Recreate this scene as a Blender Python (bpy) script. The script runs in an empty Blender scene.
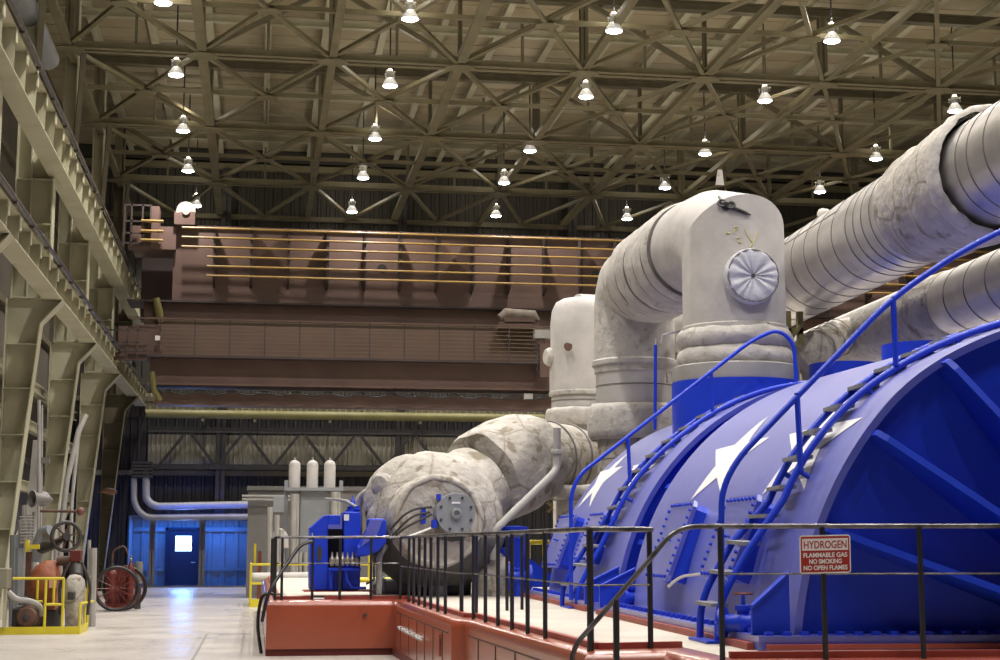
import bpy, bmesh, math, random
from math import sin, cos, pi, radians, sqrt, atan2, hypot
from mathutils import Vector, Matrix, noise
random.seed(7)
SC = bpy.context.scene
COL = SC.collection
V = Vector
# ------------------------------------------------------------------ camera
F = 1550.0
EYE = 1.87
VPD = (256.0, 546.0)
_y = V((VPD[0]-500, -(VPD[1]-330), F)).normalized()
_z = V((0, F, VPD[1]-330)).normalized()
_x = _y.cross(_z)
if _x.x < 0: _x = -_x
def ray(u, v):
    c = V(((u-500)/F, -(v-330)/F, 1))
    return V((_x.dot(c), _y.dot(c), _z.dot(c)))
def P(u, v, Y):
    d = ray(u, v); return V((0, 0, EYE)) + d*(Y/d.y)
def PZ(u, v, z):
    d = ray(u, v); return V((0, 0, EYE)) + d*((z-EYE)/d.z)
cam = bpy.data.cameras.new('camera'); camo = bpy.data.objects.new('camera', cam); COL.objects.link(camo)
cam.sensor_width = 36; cam.lens = F/1000*36; cam.clip_end = 300; cam.clip_start = .1
r_ = V((_x.x, _y.x, _z.x)); u_ = V((_x.y, _y.y, _z.y)); f_ = V((_x.z, _y.z, _z.z))
camo.matrix_world = Matrix(((r_.x, u_.x, -f_.x, 0), (r_.y, u_.y, -f_.y, 0), (r_.z, u_.z, -f_.z, EYE), (0, 0, 0, 1)))
SC.camera = camo
# turbine axis frame: l across, s along, z up (turned a little against the hall)
TH = .033
def TF(l, s, z): return V((l*cos(TH)+s*sin(TH), -l*sin(TH)+s*cos(TH), z))
AX = V((sin(TH), cos(TH), 0)); LX = V((cos(TH), -sin(TH), 0)); UZ = V((0, 0, 1))
# ------------------------------------------------------------------ materials
MATS = {}
def mat(name, c1, c2=None, scale=2.0, rough=.5, metal=0, bump=0, bscale=12, spec=.5, coat=0, stretch=(1, 1, 1), emit=None, estr=0, contrast=(.35, .65), c3=None, s3=8, rvar=0, coatr=.1, seams=0, t3=(.58, .68)):
    m = bpy.data.materials.new(name); m.use_nodes = True
    nt = m.node_tree; b = nt.nodes['Principled BSDF']
    b.inputs['Base Color'].default_value = (*c1, 1); b.inputs['Roughness'].default_value = rough
    b.inputs['Metallic'].default_value = metal; b.inputs['Specular IOR Level'].default_value = spec
    b.inputs['Coat Weight'].default_value = coat; b.inputs['Coat Roughness'].default_value = coatr
    tc = nt.nodes.new('ShaderNodeTexCoord'); mp = nt.nodes.new('ShaderNodeMapping')
    mp.inputs['Scale'].default_value = stretch
    nt.links.new(tc.outputs['Object'], mp.inputs['Vector'])
    def nz(sc, det=5):
        n = nt.nodes.new('ShaderNodeTexNoise'); n.inputs['Scale'].default_value = sc; n.inputs['Detail'].default_value = det
        nt.links.new(mp.outputs['Vector'], n.inputs['Vector']); return n
    def ramp(n, lo, hi):
        r = nt.nodes.new('ShaderNodeMapRange'); r.inputs['From Min'].default_value = lo; r.inputs['From Max'].default_value = hi
        nt.links.new(n.outputs['Fac'], r.inputs['Value']); return r
    col = None
    if c2:
        mx = nt.nodes.new('ShaderNodeMix'); mx.data_type = 'RGBA'
        mx.inputs[6].default_value = (*c1, 1); mx.inputs[7].default_value = (*c2, 1)
        r = ramp(nz(scale), *contrast); nt.links.new(r.outputs[0], mx.inputs[0]); col = mx.outputs[2]
        if c3:
            m2 = nt.nodes.new('ShaderNodeMix'); m2.data_type = 'RGBA'
            nt.links.new(col, m2.inputs[6]); m2.inputs[7].default_value = (*c3, 1)
            r = ramp(nz(s3), *t3); nt.links.new(r.outputs[0], m2.inputs[0]); col = m2.outputs[2]
        if seams:
            vo = nt.nodes.new('ShaderNodeTexVoronoi'); vo.feature = 'DISTANCE_TO_EDGE'; vo.inputs['Scale'].default_value = seams; vo.inputs['Randomness'].default_value = .75
            nt.links.new(mp.outputs['Vector'], vo.inputs['Vector'])
            rs = nt.nodes.new('ShaderNodeMapRange'); rs.inputs['From Min'].default_value = .004; rs.inputs['From Max'].default_value = .03; rs.inputs['To Min'].default_value = 1; rs.inputs['To Max'].default_value = 0
            nt.links.new(vo.outputs['Distance'], rs.inputs['Value'])
            m3 = nt.nodes.new('ShaderNodeMix'); m3.data_type = 'RGBA'; nt.links.new(rs.outputs[0], m3.inputs[0]); nt.links.new(col, m3.inputs[6]); m3.inputs[7].default_value = (c1[0]*.58, c1[1]*.55, c1[2]*.5, 1); col = m3.outputs[2]
        nt.links.new(col, b.inputs['Base Color'])
    if rvar:
        r = ramp(nz(scale*1.7), .3, .7); r.inputs['To Min'].default_value = rough-rvar; r.inputs['To Max'].default_value = rough+rvar
        nt.links.new(r.outputs[0], b.inputs['Roughness'])
    if bump:
        bp = nt.nodes.new('ShaderNodeBump'); bp.inputs['Strength'].default_value = bump; bp.inputs['Distance'].default_value = .05
        nt.links.new(nz(bscale).outputs['Fac'], bp.inputs['Height']); nt.links.new(bp.outputs['Normal'], b.inputs['Normal'])
    if emit:
        b.inputs['Emission Color'].default_value = (*emit, 1); b.inputs['Emission Strength'].default_value = estr
    MATS[name] = m; return m
def srgb(r, g, b):
    f = lambda c: (c/255/12.92 if c/255 <= .04045 else ((c/255+.055)/1.055)**2.4)
    return (f(r), f(g), f(b))
# ------------------------------------------------------------------ mesh builder
WL = {}
def frame(d):
    d = V(d).normalized()
    a = UZ if abs(d.z) < .95 else V((0, 1, 0))
    x = a.cross(d).normalized(); y = d.cross(x).normalized()
    return x, y, d
def fillet(pts, r, n=6):
    pts = [V(p) for p in pts]; out = [pts[0]]
    for i in range(1, len(pts)-1):
        a, b, c = pts[i-1], pts[i], pts[i+1]
        d1 = (a-b); d2 = (c-b); q = min(r, d1.length*.49, d2.length*.49)
        p0 = b+d1.normalized()*q; p2 = b+d2.normalized()*q
        for k in range(n+1):
            t = k/n; out.append(p0*(1-t)**2+b*2*t*(1-t)+p2*t*t)
    out.append(pts[-1]); return out
class MB:
    def __init__(s): s.v = []; s.f = []
    def add(s, vs, fs):
        o = len(s.v); s.v += [V(v) for v in vs]; s.f += [tuple(i+o for i in f) for f in fs]; return s
    def box(s, a, b):
        x0, x1 = sorted((a[0], b[0])); y0, y1 = sorted((a[1], b[1])); z0, z1 = sorted((a[2], b[2]))
        return s.add([(x0,y0,z0),(x1,y0,z0),(x1,y1,z0),(x0,y1,z0),(x0,y0,z1),(x1,y0,z1),(x1,y1,z1),(x0,y1,z1)],
                     [(0,3,2,1),(4,5,6,7),(0,1,5,4),(1,2,6,5),(2,3,7,6),(3,0,4,7)])
    def obox(s, c, ex, ey, ez):          # centre and three half-axis vectors
        c, ex, ey, ez = V(c), V(ex), V(ey), V(ez)
        vs = [c+ex*i+ey*j+ez*k for k in (-1, 1) for j in (-1, 1) for i in (-1, 1)]
        return s.add(vs, [(0,2,3,1),(4,5,7,6),(0,1,5,4),(1,3,7,5),(3,2,6,7),(2,0,4,6)])
    def bar(s, p, q, w, h, up=None):
        p, q = V(p), V(q); d = (q-p)
        if up is None: x, y, d_ = frame(d)
        else:
            y = (V(up)-d.normalized()*V(up).dot(d.normalized())).normalized(); x = y.cross(d.normalized())
        return s.obox((p+q)/2, x*w/2, y*h/2, d/2)
    def ibeam(s, p, q, w, h, t=.03, up=(0, 0, 1)):
        p, q = V(p), V(q); d = (q-p).normalized(); y = (V(up)-d*V(up).dot(d)).normalized()
        s.bar(p, q, t, h, up); o = y*(h/2-t/2)
        s.bar(p+o, q+o, w, t, up); s.bar(p-o, q-o, w, t, up); return s
    def tube(s, pts, r, n=8, cap=True, closed=False):
        pts = [V(p) for p in pts]; N = len(pts); rr = r if isinstance(r, (list, tuple)) else [r]*N
        def tan(i):
            if closed: return (pts[(i+1) % N]-pts[i-1]).normalized()
            if i == 0: return (pts[1]-pts[0]).normalized()
            if i == N-1: return (pts[-1]-pts[-2]).normalized()
            return ((pts[i+1]-pts[i]).normalized()+(pts[i]-pts[i-1]).normalized()).normalized()
        t0 = tan(0); x, y, _ = frame(t0); vs = []; prev = t0
        for i in range(N):
            t = tan(i); q = prev.rotation_difference(t); x = q @ x; y = q @ y; prev = t
            vs += [pts[i]+(x*cos(2*pi*k/n)+y*sin(2*pi*k/n))*rr[i] for k in range(n)]
        fs = []
        for i in range(N if closed else N-1):
            j = (i+1) % N
            for k in range(n): fs.append((i*n+k, i*n+(k+1) % n, j*n+(k+1) % n, j*n+k))
        if cap and not closed: fs += [tuple(range(n))[::-1], tuple(range((N-1)*n, N*n))]
        return s.add(vs, fs)
    def cyl(s, p, q, r0, r1=None, n=24, cap=True):
        return s.tube([p, q], [r0, r0 if r1 is None else r1], n, cap)
    def lathe(s, prof, o, ax=(0, 0, 1), n=24, a0=0, a1=2*pi, cap=True):   # prof: (radius, height)
        o = V(o); x, y, d = frame(ax); full = abs(a1-a0-2*pi) < 1e-6; m = n if full else n+1; vs = []
        for r, h in prof:
            for k in range(m):
                a = a0+(a1-a0)*k/n; vs.append(o+d*h+(x*cos(a)+y*sin(a))*max(r, 1e-4))
        fs = []
        for i in range(len(prof)-1):
            for k in range(n):
                k2 = (k+1) % m; fs.append((i*m+k, i*m+k2, (i+1)*m+k2, (i+1)*m+k))
        if cap and full: fs += [tuple(range(m))[::-1], tuple(range((len(prof)-1)*m, len(prof)*m))]
        return s.add(vs, fs)
    def prism(s, poly, off):             # planar polygon extruded by vector
        poly = [V(p) for p in poly]; off = V(off); n = len(poly)
        return s.add(poly+[p+off for p in poly], [tuple(range(n))[::-1], tuple(range(n, 2*n))]+[(i, (i+1) % n, (i+1) % n+n, i+n) for i in range(n)])
    def ring(s, c, ax, R, r, n=32, m=8):
        x, y, d = frame(ax); c = V(c)
        return s.tube([c+(x*cos(2*pi*k/n)+y*sin(2*pi*k/n))*R for k in range(n)], r, m, closed=True)
    def ball(s, c, r, n=16, sc=(1, 1, 1)):
        c = V(c); m = n//2; vs = [c+V((0, 0, -r*sc[2]))]; fs = []
        for i in range(1, m):
            a = -pi/2+pi*i/m
            for k in range(n): vs.append(c+V((cos(a)*cos(2*pi*k/n)*sc[0], cos(a)*sin(2*pi*k/n)*sc[1], sin(a)*sc[2]))*r)
        vs.append(c+V((0, 0, r*sc[2])))
        for k in range(n): fs.append((0, 1+(k+1) % n, 1+k)); fs.append((len(vs)-1, len(vs)-1-n+k, len(vs)-1-n+(k+1) % n))
        for i in range(m-2):
            for k in range(n): a = 1+i*n+k; b = 1+i*n+(k+1) % n; fs.append((a, b, b+n, a+n))
        return s.add(vs, fs)
    def lump(s, amp, sc, start=0):
        for i in range(start, len(s.v)):
            p = s.v[i]; s.v[i] = p+noise.noise_vector(p*sc)*amp
        return s
    def build(s, name, m, parent=None, smooth=40, bevel=0, bseg=2):
        me = bpy.data.meshes.new(name)
        if parent is None:
            lo = V((min(p.x for p in s.v), min(p.y for p in s.v), min(p.z for p in s.v))); hi = V((max(p.x for p in s.v), max(p.y for p in s.v), 0))
            org = V(((lo.x+hi.x)/2, (lo.y+hi.y)/2, lo.z))
        else: org = WL[parent]
        me.from_pydata([p-org for p in s.v], [], s.f)
        bm = bmesh.new(); bm.from_mesh(me); bmesh.ops.recalc_face_normals(bm, faces=bm.faces)
        if bevel:
            ed = [e for e in bm.edges if len(e.link_faces) == 2 and e.calc_face_angle(0) > .6]
            bmesh.ops.bevel(bm, geom=ed, offset=bevel, segments=bseg, profile=.5, affect='EDGES')
        bm.to_mesh(me); bm.free()
        me.materials.append(m)
        if smooth:
            me.polygons.foreach_set('use_smooth', [True]*len(me.polygons)); me.set_sharp_from_angle(angle=radians(smooth))
        o = bpy.data.objects.new(name, me); COL.objects.link(o)
        if parent is None: o.location = org
        else: o.parent = parent
        WL[o] = org
        return o
def tag(o, label=None, cat=None, group=None, kind=None):
    if label: o['label'] = label
    if cat: o['category'] = cat
    if group: o['group'] = group
    if kind: o['kind'] = kind
    return o
def thing(name, loc, label, cat, group=None, kind=None):
    o = bpy.data.objects.new(name, None); COL.objects.link(o); o.location = loc; o.empty_display_size = .2
    WL[o] = V(loc); return tag(o, label, cat, group, kind)
def struct(name, mb, m, **k):
    o = mb.build(name, m, None, **k); o['kind'] = 'structure'; return o
def copy_tree(o, loc, label=None, parent=None):
    c = o.copy(); COL.objects.link(c)
    if parent is None: c.location = loc; WL[c] = V(loc)
    else: c.parent = parent
    if label: c['label'] = label
    for ch in list(o.children): copy_tree(ch, None, None, c)
    return c
# ------------------------------------------------------------------ palette
STEEL = mat('olive_steel_paint', (.20, .18, .105), (.16, .14, .08), 1.5, .55)
STEELD = mat('dark_olive_steel_paint', (.15, .13, .08), (.11, .095, .055), 1.5, .6)
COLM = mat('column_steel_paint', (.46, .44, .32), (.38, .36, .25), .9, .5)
RAILM = mat('worn_rail_steel', (.17, .15, .14), (.10, .09, .09), 4, .35, .7)
DECKM = mat('roof_deck_sheet', (.37, .315, .205), (.31, .265, .17), .6, .6)
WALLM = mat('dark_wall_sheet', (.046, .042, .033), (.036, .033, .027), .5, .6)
WALLK = mat('shaded_wall_sheet', (.020, .019, .020), (.015, .014, .015), .5, .55)  # lower back wall: shade put into a darker copy of the sheet colour
WALLL = mat('side_wall_sheet', (.12, .10, .07), (.08, .07, .05), .5, .7)
WALLW = mat('pale_wall_sheet', (.35, .36, .38), (.28, .29, .31), .8, .5)
FLOORM = mat('polished_concrete', (.47, .435, .40), (.40, .37, .335), .45, .34, 0, .04, 8, rvar=.08, c3=(.36, .33, .30), s3=1.1)
BLUE = mat('blue_gloss_paint', (.006, .042, .56), (.005, .034, .50), 1.2, .42, 0, .05, 60, .5)
BLUEC = mat('blue_casing_paint', (.032, .052, .47), (.023, .042, .42), 2.2, .40, 0, .03, 60, 1.0, coat=1.0, coatr=.4, stretch=(1, 5, 1), rvar=.06)
BLUEC.node_tree.nodes['Principled BSDF'].inputs['Sheen Weight'].default_value = .14
BLUEC.node_tree.nodes['Principled BSDF'].inputs['IOR'].default_value = 1.8
BLUEC.node_tree.nodes['Principled BSDF'].inputs['Sheen Roughness'].default_value = .45
WHITE = mat('white_decal_paint', (.85, .85, .85), None, 1, .4)
BLACK = mat('black_rail_paint', (.010, .010, .013), None, 1, .35, spec=.7)
ORANGE = mat('orange_red_paint', (.30, .052, .016), (.26, .044, .014), 1.1, .30, 0, .05, 40, .8, coat=1.0, coatr=.3)
KERB = mat('dull_red_kerb_paint', (.34, .06, .04), (.27, .05, .035), 3, .5)
CONC = mat('deck_concrete', (.52, .48, .41), (.44, .40, .34), 1.5, .65, 0, .08, 30)
CLOTH = mat('white_insulation_cloth', (.48, .46, .435), (.41, .39, .37), 2.5, .75, 0, .12, 10)
CLOTHG = mat('grey_quilted_blanket', (.50, .475, .44), (.40, .38, .35), 3.5, .8, 0, .5, 9, c3=(.33, .31, .275), s3=6)
LAG = mat('weathered_lagging', (.47, .44, .395), (.35, .325, .285), 2.6, .85, 0, .9, 7, c3=(.22, .19, .14), s3=3.2, seams=.95, t3=(.56, .64))
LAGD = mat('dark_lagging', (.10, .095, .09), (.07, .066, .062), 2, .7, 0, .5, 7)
FOIL = mat('aluminium_jacket', (.62, .60, .58), (.50, .48, .46), 2.5, .38, .85, .08, 7, rvar=.08, contrast=(.3, .7))
SHINY = mat('polished_steel_jacket', (.74, .72, .71), (.66, .64, .62), 3, .36, .5, .03, 5)
GREY = mat('grey_machine_paint', (.24, .255, .27), (.21, .225, .24), 2, .45)
GREYD = mat('grey_enclosure_paint', (.17, .16, .155), (.14, .135, .13), 1, .5)
BROWN = mat('crane_brown_paint', (.125, .074, .058), (.098, .057, .045), .8, .5, rvar=.08)
BROWND = mat('crane_dark_paint', (.06, .042, .04), (.045, .03, .03), 1, .55)
BUSY = mat('yellow_conductor_cover', (.30, .185, .045), None, 1, .4)
YEL = mat('safety_yellow_paint', (.64, .54, .03), (.56, .46, .03), 2, .4)
OLIVEP = mat('olive_yellow_pipe_paint', (.20, .18, .06), (.16, .145, .05), 1.2, .5)
RED = mat('dark_red_paint', (.13, .022, .017), (.10, .018, .015), 3, .4)
RUST = mat('rusty_brown_steel', (.11, .05, .03), (.06, .03, .022), 6, .7)
DARK = mat('dark_machine_iron', (.03, .028, .028), (.045, .04, .038), 4, .5)
TARP = mat('orange_tarpaulin', (.29, .09, .035), (.21, .06, .025), 4, .6, 0, .3, 12)
TREAD = mat('grey_tread_grating', (.26, .27, .30), (.2, .2, .23), 9, .6)
PIPEG = mat('grey_pipe_paint', (.36, .35, .33), (.30, .29, .27), 2, .45)
RUBBER = mat('black_rubber_hose', (.012, .012, .012), None, 1, .4)
COPPER = mat('brass_fitting', (.34, .31, .26), None, 1, .4, .7)
LAMPMET = mat('lamp_alloy_housing', (.6, .6, .58), None, 1, .35, .6)
LENS = mat('lit_lamp_lens', (1, 1, 1), None, emit=(1, .98, .99), estr=26)
DOORM = mat('dark_blue_door_paint', (.02, .025, .06), None, 1, .5)
WINM = mat('daylight_window_pane', (1, 1, 1), None, emit=(.36, .58, 1), estr=9)
SIGNW = mat('sign_white', (.78, .76, .76), None, 1, .4)
SIGNR = mat('sign_red', (.36, .022, .016), None, 1, .4)
CANVAS = mat('grey_canvas_cover', (.50, .51, .56), (.42, .43, .48), 5, .7, 0, .3, 14)
CHALK = mat('yellow_chalk', (.62, .56, .22), None, 1, .9)
# ================================================================== the hall
ZC = EYE+15.58          # bottom chord level of the roof
ZD = EYE+18.7          # roof deck
WB = 73.2              # back wall
XL = -8.6              # left wall
XR = 36.0
TY = [39.6, 48.5, 57.43, 66.35]
NX = [-6.15+4.13*i for i in range(10)]
struct('floor', MB().box((XL-1, -4, -.3), (XR, 78, 0)), FLOORM, smooth=0)
# concrete joint lines on the floor, worn seams
jt = MB()
for a, b in (((207, 634), (250, 634)), ((207, 634), (192, 661))):
    p, q = PZ(*a, 0), PZ(*b, 0); jt.bar(p+V((0, 0, .002)), q+V((0, 0, .002)), .05, .006, (0, 0, 1))
struct('trim_1', jt, mat('floor_joint', (.20, .19, .18), None, 1, .6), smooth=0)
def corrugated(x0, x1, z0, z1, y, pitch=.42, depth=.07, th=.02):
    mb = MB(); pr = []; x = x0
    while x < x1-1e-3:
        for dx, dy in ((0, 0), (.55, 0), (.66, 1), (.89, 1)):
            xx = x+dx*pitch
            if xx < x1: pr.append((xx, y-dy*depth))
        x += pitch
    pr.append((x1, y)); n = len(pr)
    vs = [(a, b, z) for z in (z0, z1) for a, b in pr]+[(a, b+th+.09, z) for z in (z0, z1) for a, b in ((x1, y), (x0, y))]
    mb.add(vs[:2*n], [(i, i+1, n+i+1, n+i) for i in range(n-1)])
    mb.box((x0, y+.01, z0), (x1, y+.1, z1)); return mb
ax0, ax1, az = -5.75, -.3, 3.25     # daylight bay with the door
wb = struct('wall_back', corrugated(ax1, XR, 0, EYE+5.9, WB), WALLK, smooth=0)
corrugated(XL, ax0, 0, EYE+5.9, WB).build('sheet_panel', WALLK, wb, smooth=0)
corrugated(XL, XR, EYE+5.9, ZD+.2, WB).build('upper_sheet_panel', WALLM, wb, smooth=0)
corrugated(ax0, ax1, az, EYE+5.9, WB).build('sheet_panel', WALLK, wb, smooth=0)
for z in (5.2, 8.6, 12.2, 17.3):
    MB().bar((XL, WB-.18, z), (XR, WB-.18, z), .2, .22, (0, 0, 1)).build('girt', STEELD, wb, smooth=0)
MB().box((XL, WB-.35, ZD-1.0), (XR, WB-.05, ZD-.72)).build('eaves_beam', STEEL, wb, smooth=0)
MB().box((XL, WB-.3, ZD-.6), (XR, WB-.02, ZD-.02)).build('eaves_panel', WALLM, wb, smooth=0)
for x in (-1.7, 6.6, 14.9, 23.2):
    MB().ibeam((x, WB-.35, 0 if x > 0 else az), (x, WB-.35, ZD-1), .42, .4, .04, (0, 1, 0))  .build('wall_column', DARK, wb, smooth=0)
# strip of wall sheet behind the cranes, its light put into the pale colour
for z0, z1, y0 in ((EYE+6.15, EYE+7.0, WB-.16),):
    corrugated(-5.2, 16, z0, z1, y0, .3, .05).build('pale_band', mat('lit_band_colour', (.28, .25, .17), (.22, .2, .13), 1, .6), wb, smooth=0)
# truss shapes seen dark against the lower wall
wt = MB()
zz0, zz1 = EYE+3.6, EYE+5.3
wt.bar((-5, WB-.5, zz1), (20, WB-.5, zz1), .2, .25, (0, 0, 1)); wt.bar((-5, WB-.5, zz0), (20, WB-.5, zz0), .2, .22, (0, 0, 1))
for i in range(9):
    x = -4.5+i*2.6; wt.bar((x, WB-.5, zz0), (x+1.3, WB-.5, zz1), .12, .14); wt.bar((x+1.3, WB-.5, zz1), (x+2.6, WB-.5, zz0), .12, .14)
tag(wt.build('wall_truss', DARK, None, smooth=0), 'dark horizontal lattice girder low on the back wall above the grey enclosure', 'girder')
corrugated(-5, 16, EYE+3.75, EYE+5.1, WB-.12, .22, .05).build('louvre_panel', mat('lit_louvre_colour', (.26, .24, .18), (.2, .185, .14), 1, .6), wb, smooth=0)  # louvre band: the light on it is put into the paler colour
# daylight bay
wa = struct('wall_alcove', corrugated(ax0, ax1, 0, az, WB+2.4, .62, .06), WALLW, smooth=0)
MB().box((ax0-.15, WB, 0), (ax0, WB+2.5, az)).build('side_panel', WALLW, wa, smooth=0)
MB().box((ax1, WB, 0), (ax1+.15, WB+2.5, az)).build('side_panel', WALLW, wa, smooth=0)
MB().box((ax0-.15, WB+.12, az), (ax1+.15, WB+2.5, az+.15)).build('soffit', WALLW, wa, smooth=0)
MB().box((ax0, WB+2.26, .72), (ax1, WB+2.33, .84)).build('dado_rail', WALLW, wa, smooth=0)
MB().box((ax0, WB+2.22, 2.55), (ax1, WB+2.33, 2.75)).build('lintel_rail', WALLW, wa, smooth=0)
for u in (152, 202):
    x = P(u, 546, WB).x
    MB().ibeam((x, WB+.1, 0), (x, WB+.1, az), .26, .24, .03, (0, 1, 0)).build('post', GREYD, wa, smooth=0)
struct('trim_2', MB().box((ax0, WB-.4, 0), (ax1, WB-.1, .07)), GREYD, smooth=0)
yd = WB+2.28
xa, xb = P(168, 546, yd).x, P(198, 546, yd).x
wx0, wx1 = P(175.5, 546, yd).x, P(191.5, 546, yd).x
wz0, wz1 = P(180, 551, yd).z, P(180, 536, yd).z
dm = MB(); dz = 2.62
dm.box((xa, yd-.08, 0), (wx0, yd, dz)).box((wx1, yd-.08, 0), (xb, yd, dz)).box((wx0, yd-.08, 0), (wx1, yd, wz0)).box((wx0, yd-.08, wz1), (wx1, yd, dz))
d1 = struct('door_1', dm, DOORM, smooth=0)
MB().box((wx0, yd-.05, wz0), (wx1, yd-.03, wz1)).build('window_pane', WINM, d1, smooth=0)
fr = MB()
fr.box((xa-.12, yd-.14, 0), (xa, yd, dz+.12)).box((xb, yd-.14, 0), (xb+.12, yd, dz+.12)).box((xa-.12, yd-.14, dz), (xb+.12, yd, dz+.12))
fr.build('door_frame', DOORM, d1, smooth=0)
MB().tube([(xb-.12, yd-.1, 1.1), (xb-.12, yd-.17, 1.1), (xb-.3, yd-.17, 1.1)], .02).build('door_handle', LAMPMET, d1)
# left wall
wl = struct('wall_left', MB().box((XL-.2, -4, 0), (XL, WB, ZD+.2)), WALLL, smooth=0)
for z in (2.5, 5, 7.5, 10, 12.5, 15, 17.5):
    MB().box((XL, 8, z-.12), (XL+.16, WB, z+.12)).build('girt', STEELD, wl, smooth=0)
# ceiling
ce = MB(); n = 40
for k in range(n):
    y0 = 30+(WB-30)*k/n; y1 = 30+(WB-30)*(k+.93)/n
    ce.box((XL, y0, ZD), (XR, y1, ZD+.06)).box((XL, y1, ZD+.02), (XR, 30+(WB-30)*(k+1)/n, ZD+.08))
ce.box((XL, -4, ZD), (XR, 30, ZD+.08))
cl = struct('ceiling', ce, DECKM, smooth=0)
for i in range(20):
    x = -6.15+2.065*i
    MB().ibeam((x, 34, ZD-.17), (x, WB-.3, ZD-.17), .24, .33, .03).build('purlin', COLM, cl, smooth=0)
for y in (44.0, 53.0, 61.9, 69.0):
    MB().ibeam((XL+1, y, ZD-.48), (XR-1, y, ZD-.48), .22, .26, .03).build('roof_girder', COLM, cl, smooth=0)
# rod stays of the roof deck plane
def gusset(mb, c, r, t=.03):
    c = V(c); mb.prism([c+V((r*a, r*b, -t/2)) for a, b in ((1, .35), (.45, .75), (-.45, .75), (-1, .35), (-1, -.35), (-.45, -.75), (.45, -.75), (1, -.35))], (0, 0, t))
names = ['roof truss nearest the camera, crossing the top of the picture', 'middle roof truss above the brown upper crane', 'farthest roof truss just in front of the back wall']
for ti, y in enumerate(TY[1:]):
    t = thing('roof_truss', (14, y, ZC), 'olive steel '+names[ti], 'truss', 'roof trusses')
    a, b = (NX[0], y, ZC), (NX[-1]+1, y, ZC)
    m = MB()
    for sgn in (-1, 1):
        m.bar((a[0], y+sgn*.09, ZC), (b[0], y+sgn*.09, ZC), .03, .26, (0, 0, 1)).bar((a[0], y+sgn*.17, ZC-.12), (b[0], y+sgn*.17, ZC-.12), .2, .03, (0, 0, 1))
    m.build('bottom_chord', STEEL, t, smooth=0)
    zt = ZD-.75
    MB().ibeam((NX[0]-.5, y, zt), (b[0], y, zt), .34, .34, .04).build('top_chord', STEELD, t, smooth=0)
    for i, x in enumerate(NX):
        w = .26 if i % 2 == 0 else .14
        MB().ibeam((x, y, ZC+.1), (x, y, zt-.15), w, w, .03, (0, 1, 0)).build('vertical', STEELD, t, smooth=0)
        if i < len(NX)-1:
            x2 = NX[i+1]
            p, q = ((x, y, ZC+.05), (x2, y, zt)) if i % 2 else ((x, y, zt), (x2, y, ZC+.05))
            MB().bar(p, q, .16, .16).build('diagonal', STEELD, t, smooth=0)
            xm = (x+x2)/2
            MB().bar((xm, y, ZC+.1), (xm, y, ZC+1.55), .09, .09).build('hanger', STEELD, t, smooth=0)
        g = MB(); gusset(g, (x, y, ZC-.14), .48); g.build('gusset', STEEL, t, smooth=0)
# horizontal bracing in the plane of the bottom chords
bl = ['square-panelled cross bracing under the roof at the top edge of the picture', 'cross bracing under the roof between the nearest and middle trusses', 'cross bracing under the roof between the middle and farthest trusses', 'short cross bracing strip between the farthest truss and the back wall']
YY = TY+[WB-.2]
for k in range(4):
    y0, y1 = YY[k], YY[k+1]; ym = (y0+y1)/2
    t = thing('roof_bracing', (14, ym, ZC), 'olive steel '+bl[k], 'bracing', 'roof bracing panels')
    for i, x in enumerate(NX):
        w = .34 if i in (1, 3, 5, 7) else .24
        MB().bar((x-w*.32, y0, ZC), (x-w*.32, y1, ZC), .09, .2, (0, 0, 1)).bar((x+w*.32, y0, ZC), (x+w*.32, y1, ZC), .09, .2, (0, 0, 1)).bar((x, y0, ZC-.08), (x, y1, ZC-.08), w*.7, .02, (0, 0, 1)).build('strut', STEEL, t, smooth=0)
        if i == len(NX)-1: break
        x2 = NX[i+1]
        yb = y1 if k < 3 else y0+8.8
        if k < 3:
            MB().bar((x, y0, ZC-.05), (x2, y1, ZC-.05), .14, .12, (0, 0, 1)).build('brace', STEEL, t, smooth=0)
            MB().bar((x, y1, ZC+.03), (x2, y0, ZC+.03), .14, .12, (0, 0, 1)).build('brace', STEEL, t, smooth=0)
            g = MB(); gusset(g, ((x+x2)/2, ym, ZC-.12), .36); g.build('gusset', STEEL, t, smooth=0)
            MB().bar((x, ym, ZC), (x2, ym, ZC), .12, .14, (0, 0, 1)).build('cross_strut', STEEL, t, smooth=0)
        else:
            MB().bar((x, y0, ZC-.05), ((x+x2)/2, y1, ZC-.05), .15, .12, (0, 0, 1)).build('brace', STEEL, t, smooth=0)
            MB().bar((x2, y0, ZC-.05), ((x+x2)/2, y1, ZC-.05), .15, .12, (0, 0, 1)).build('brace', STEEL, t, smooth=0)
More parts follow.
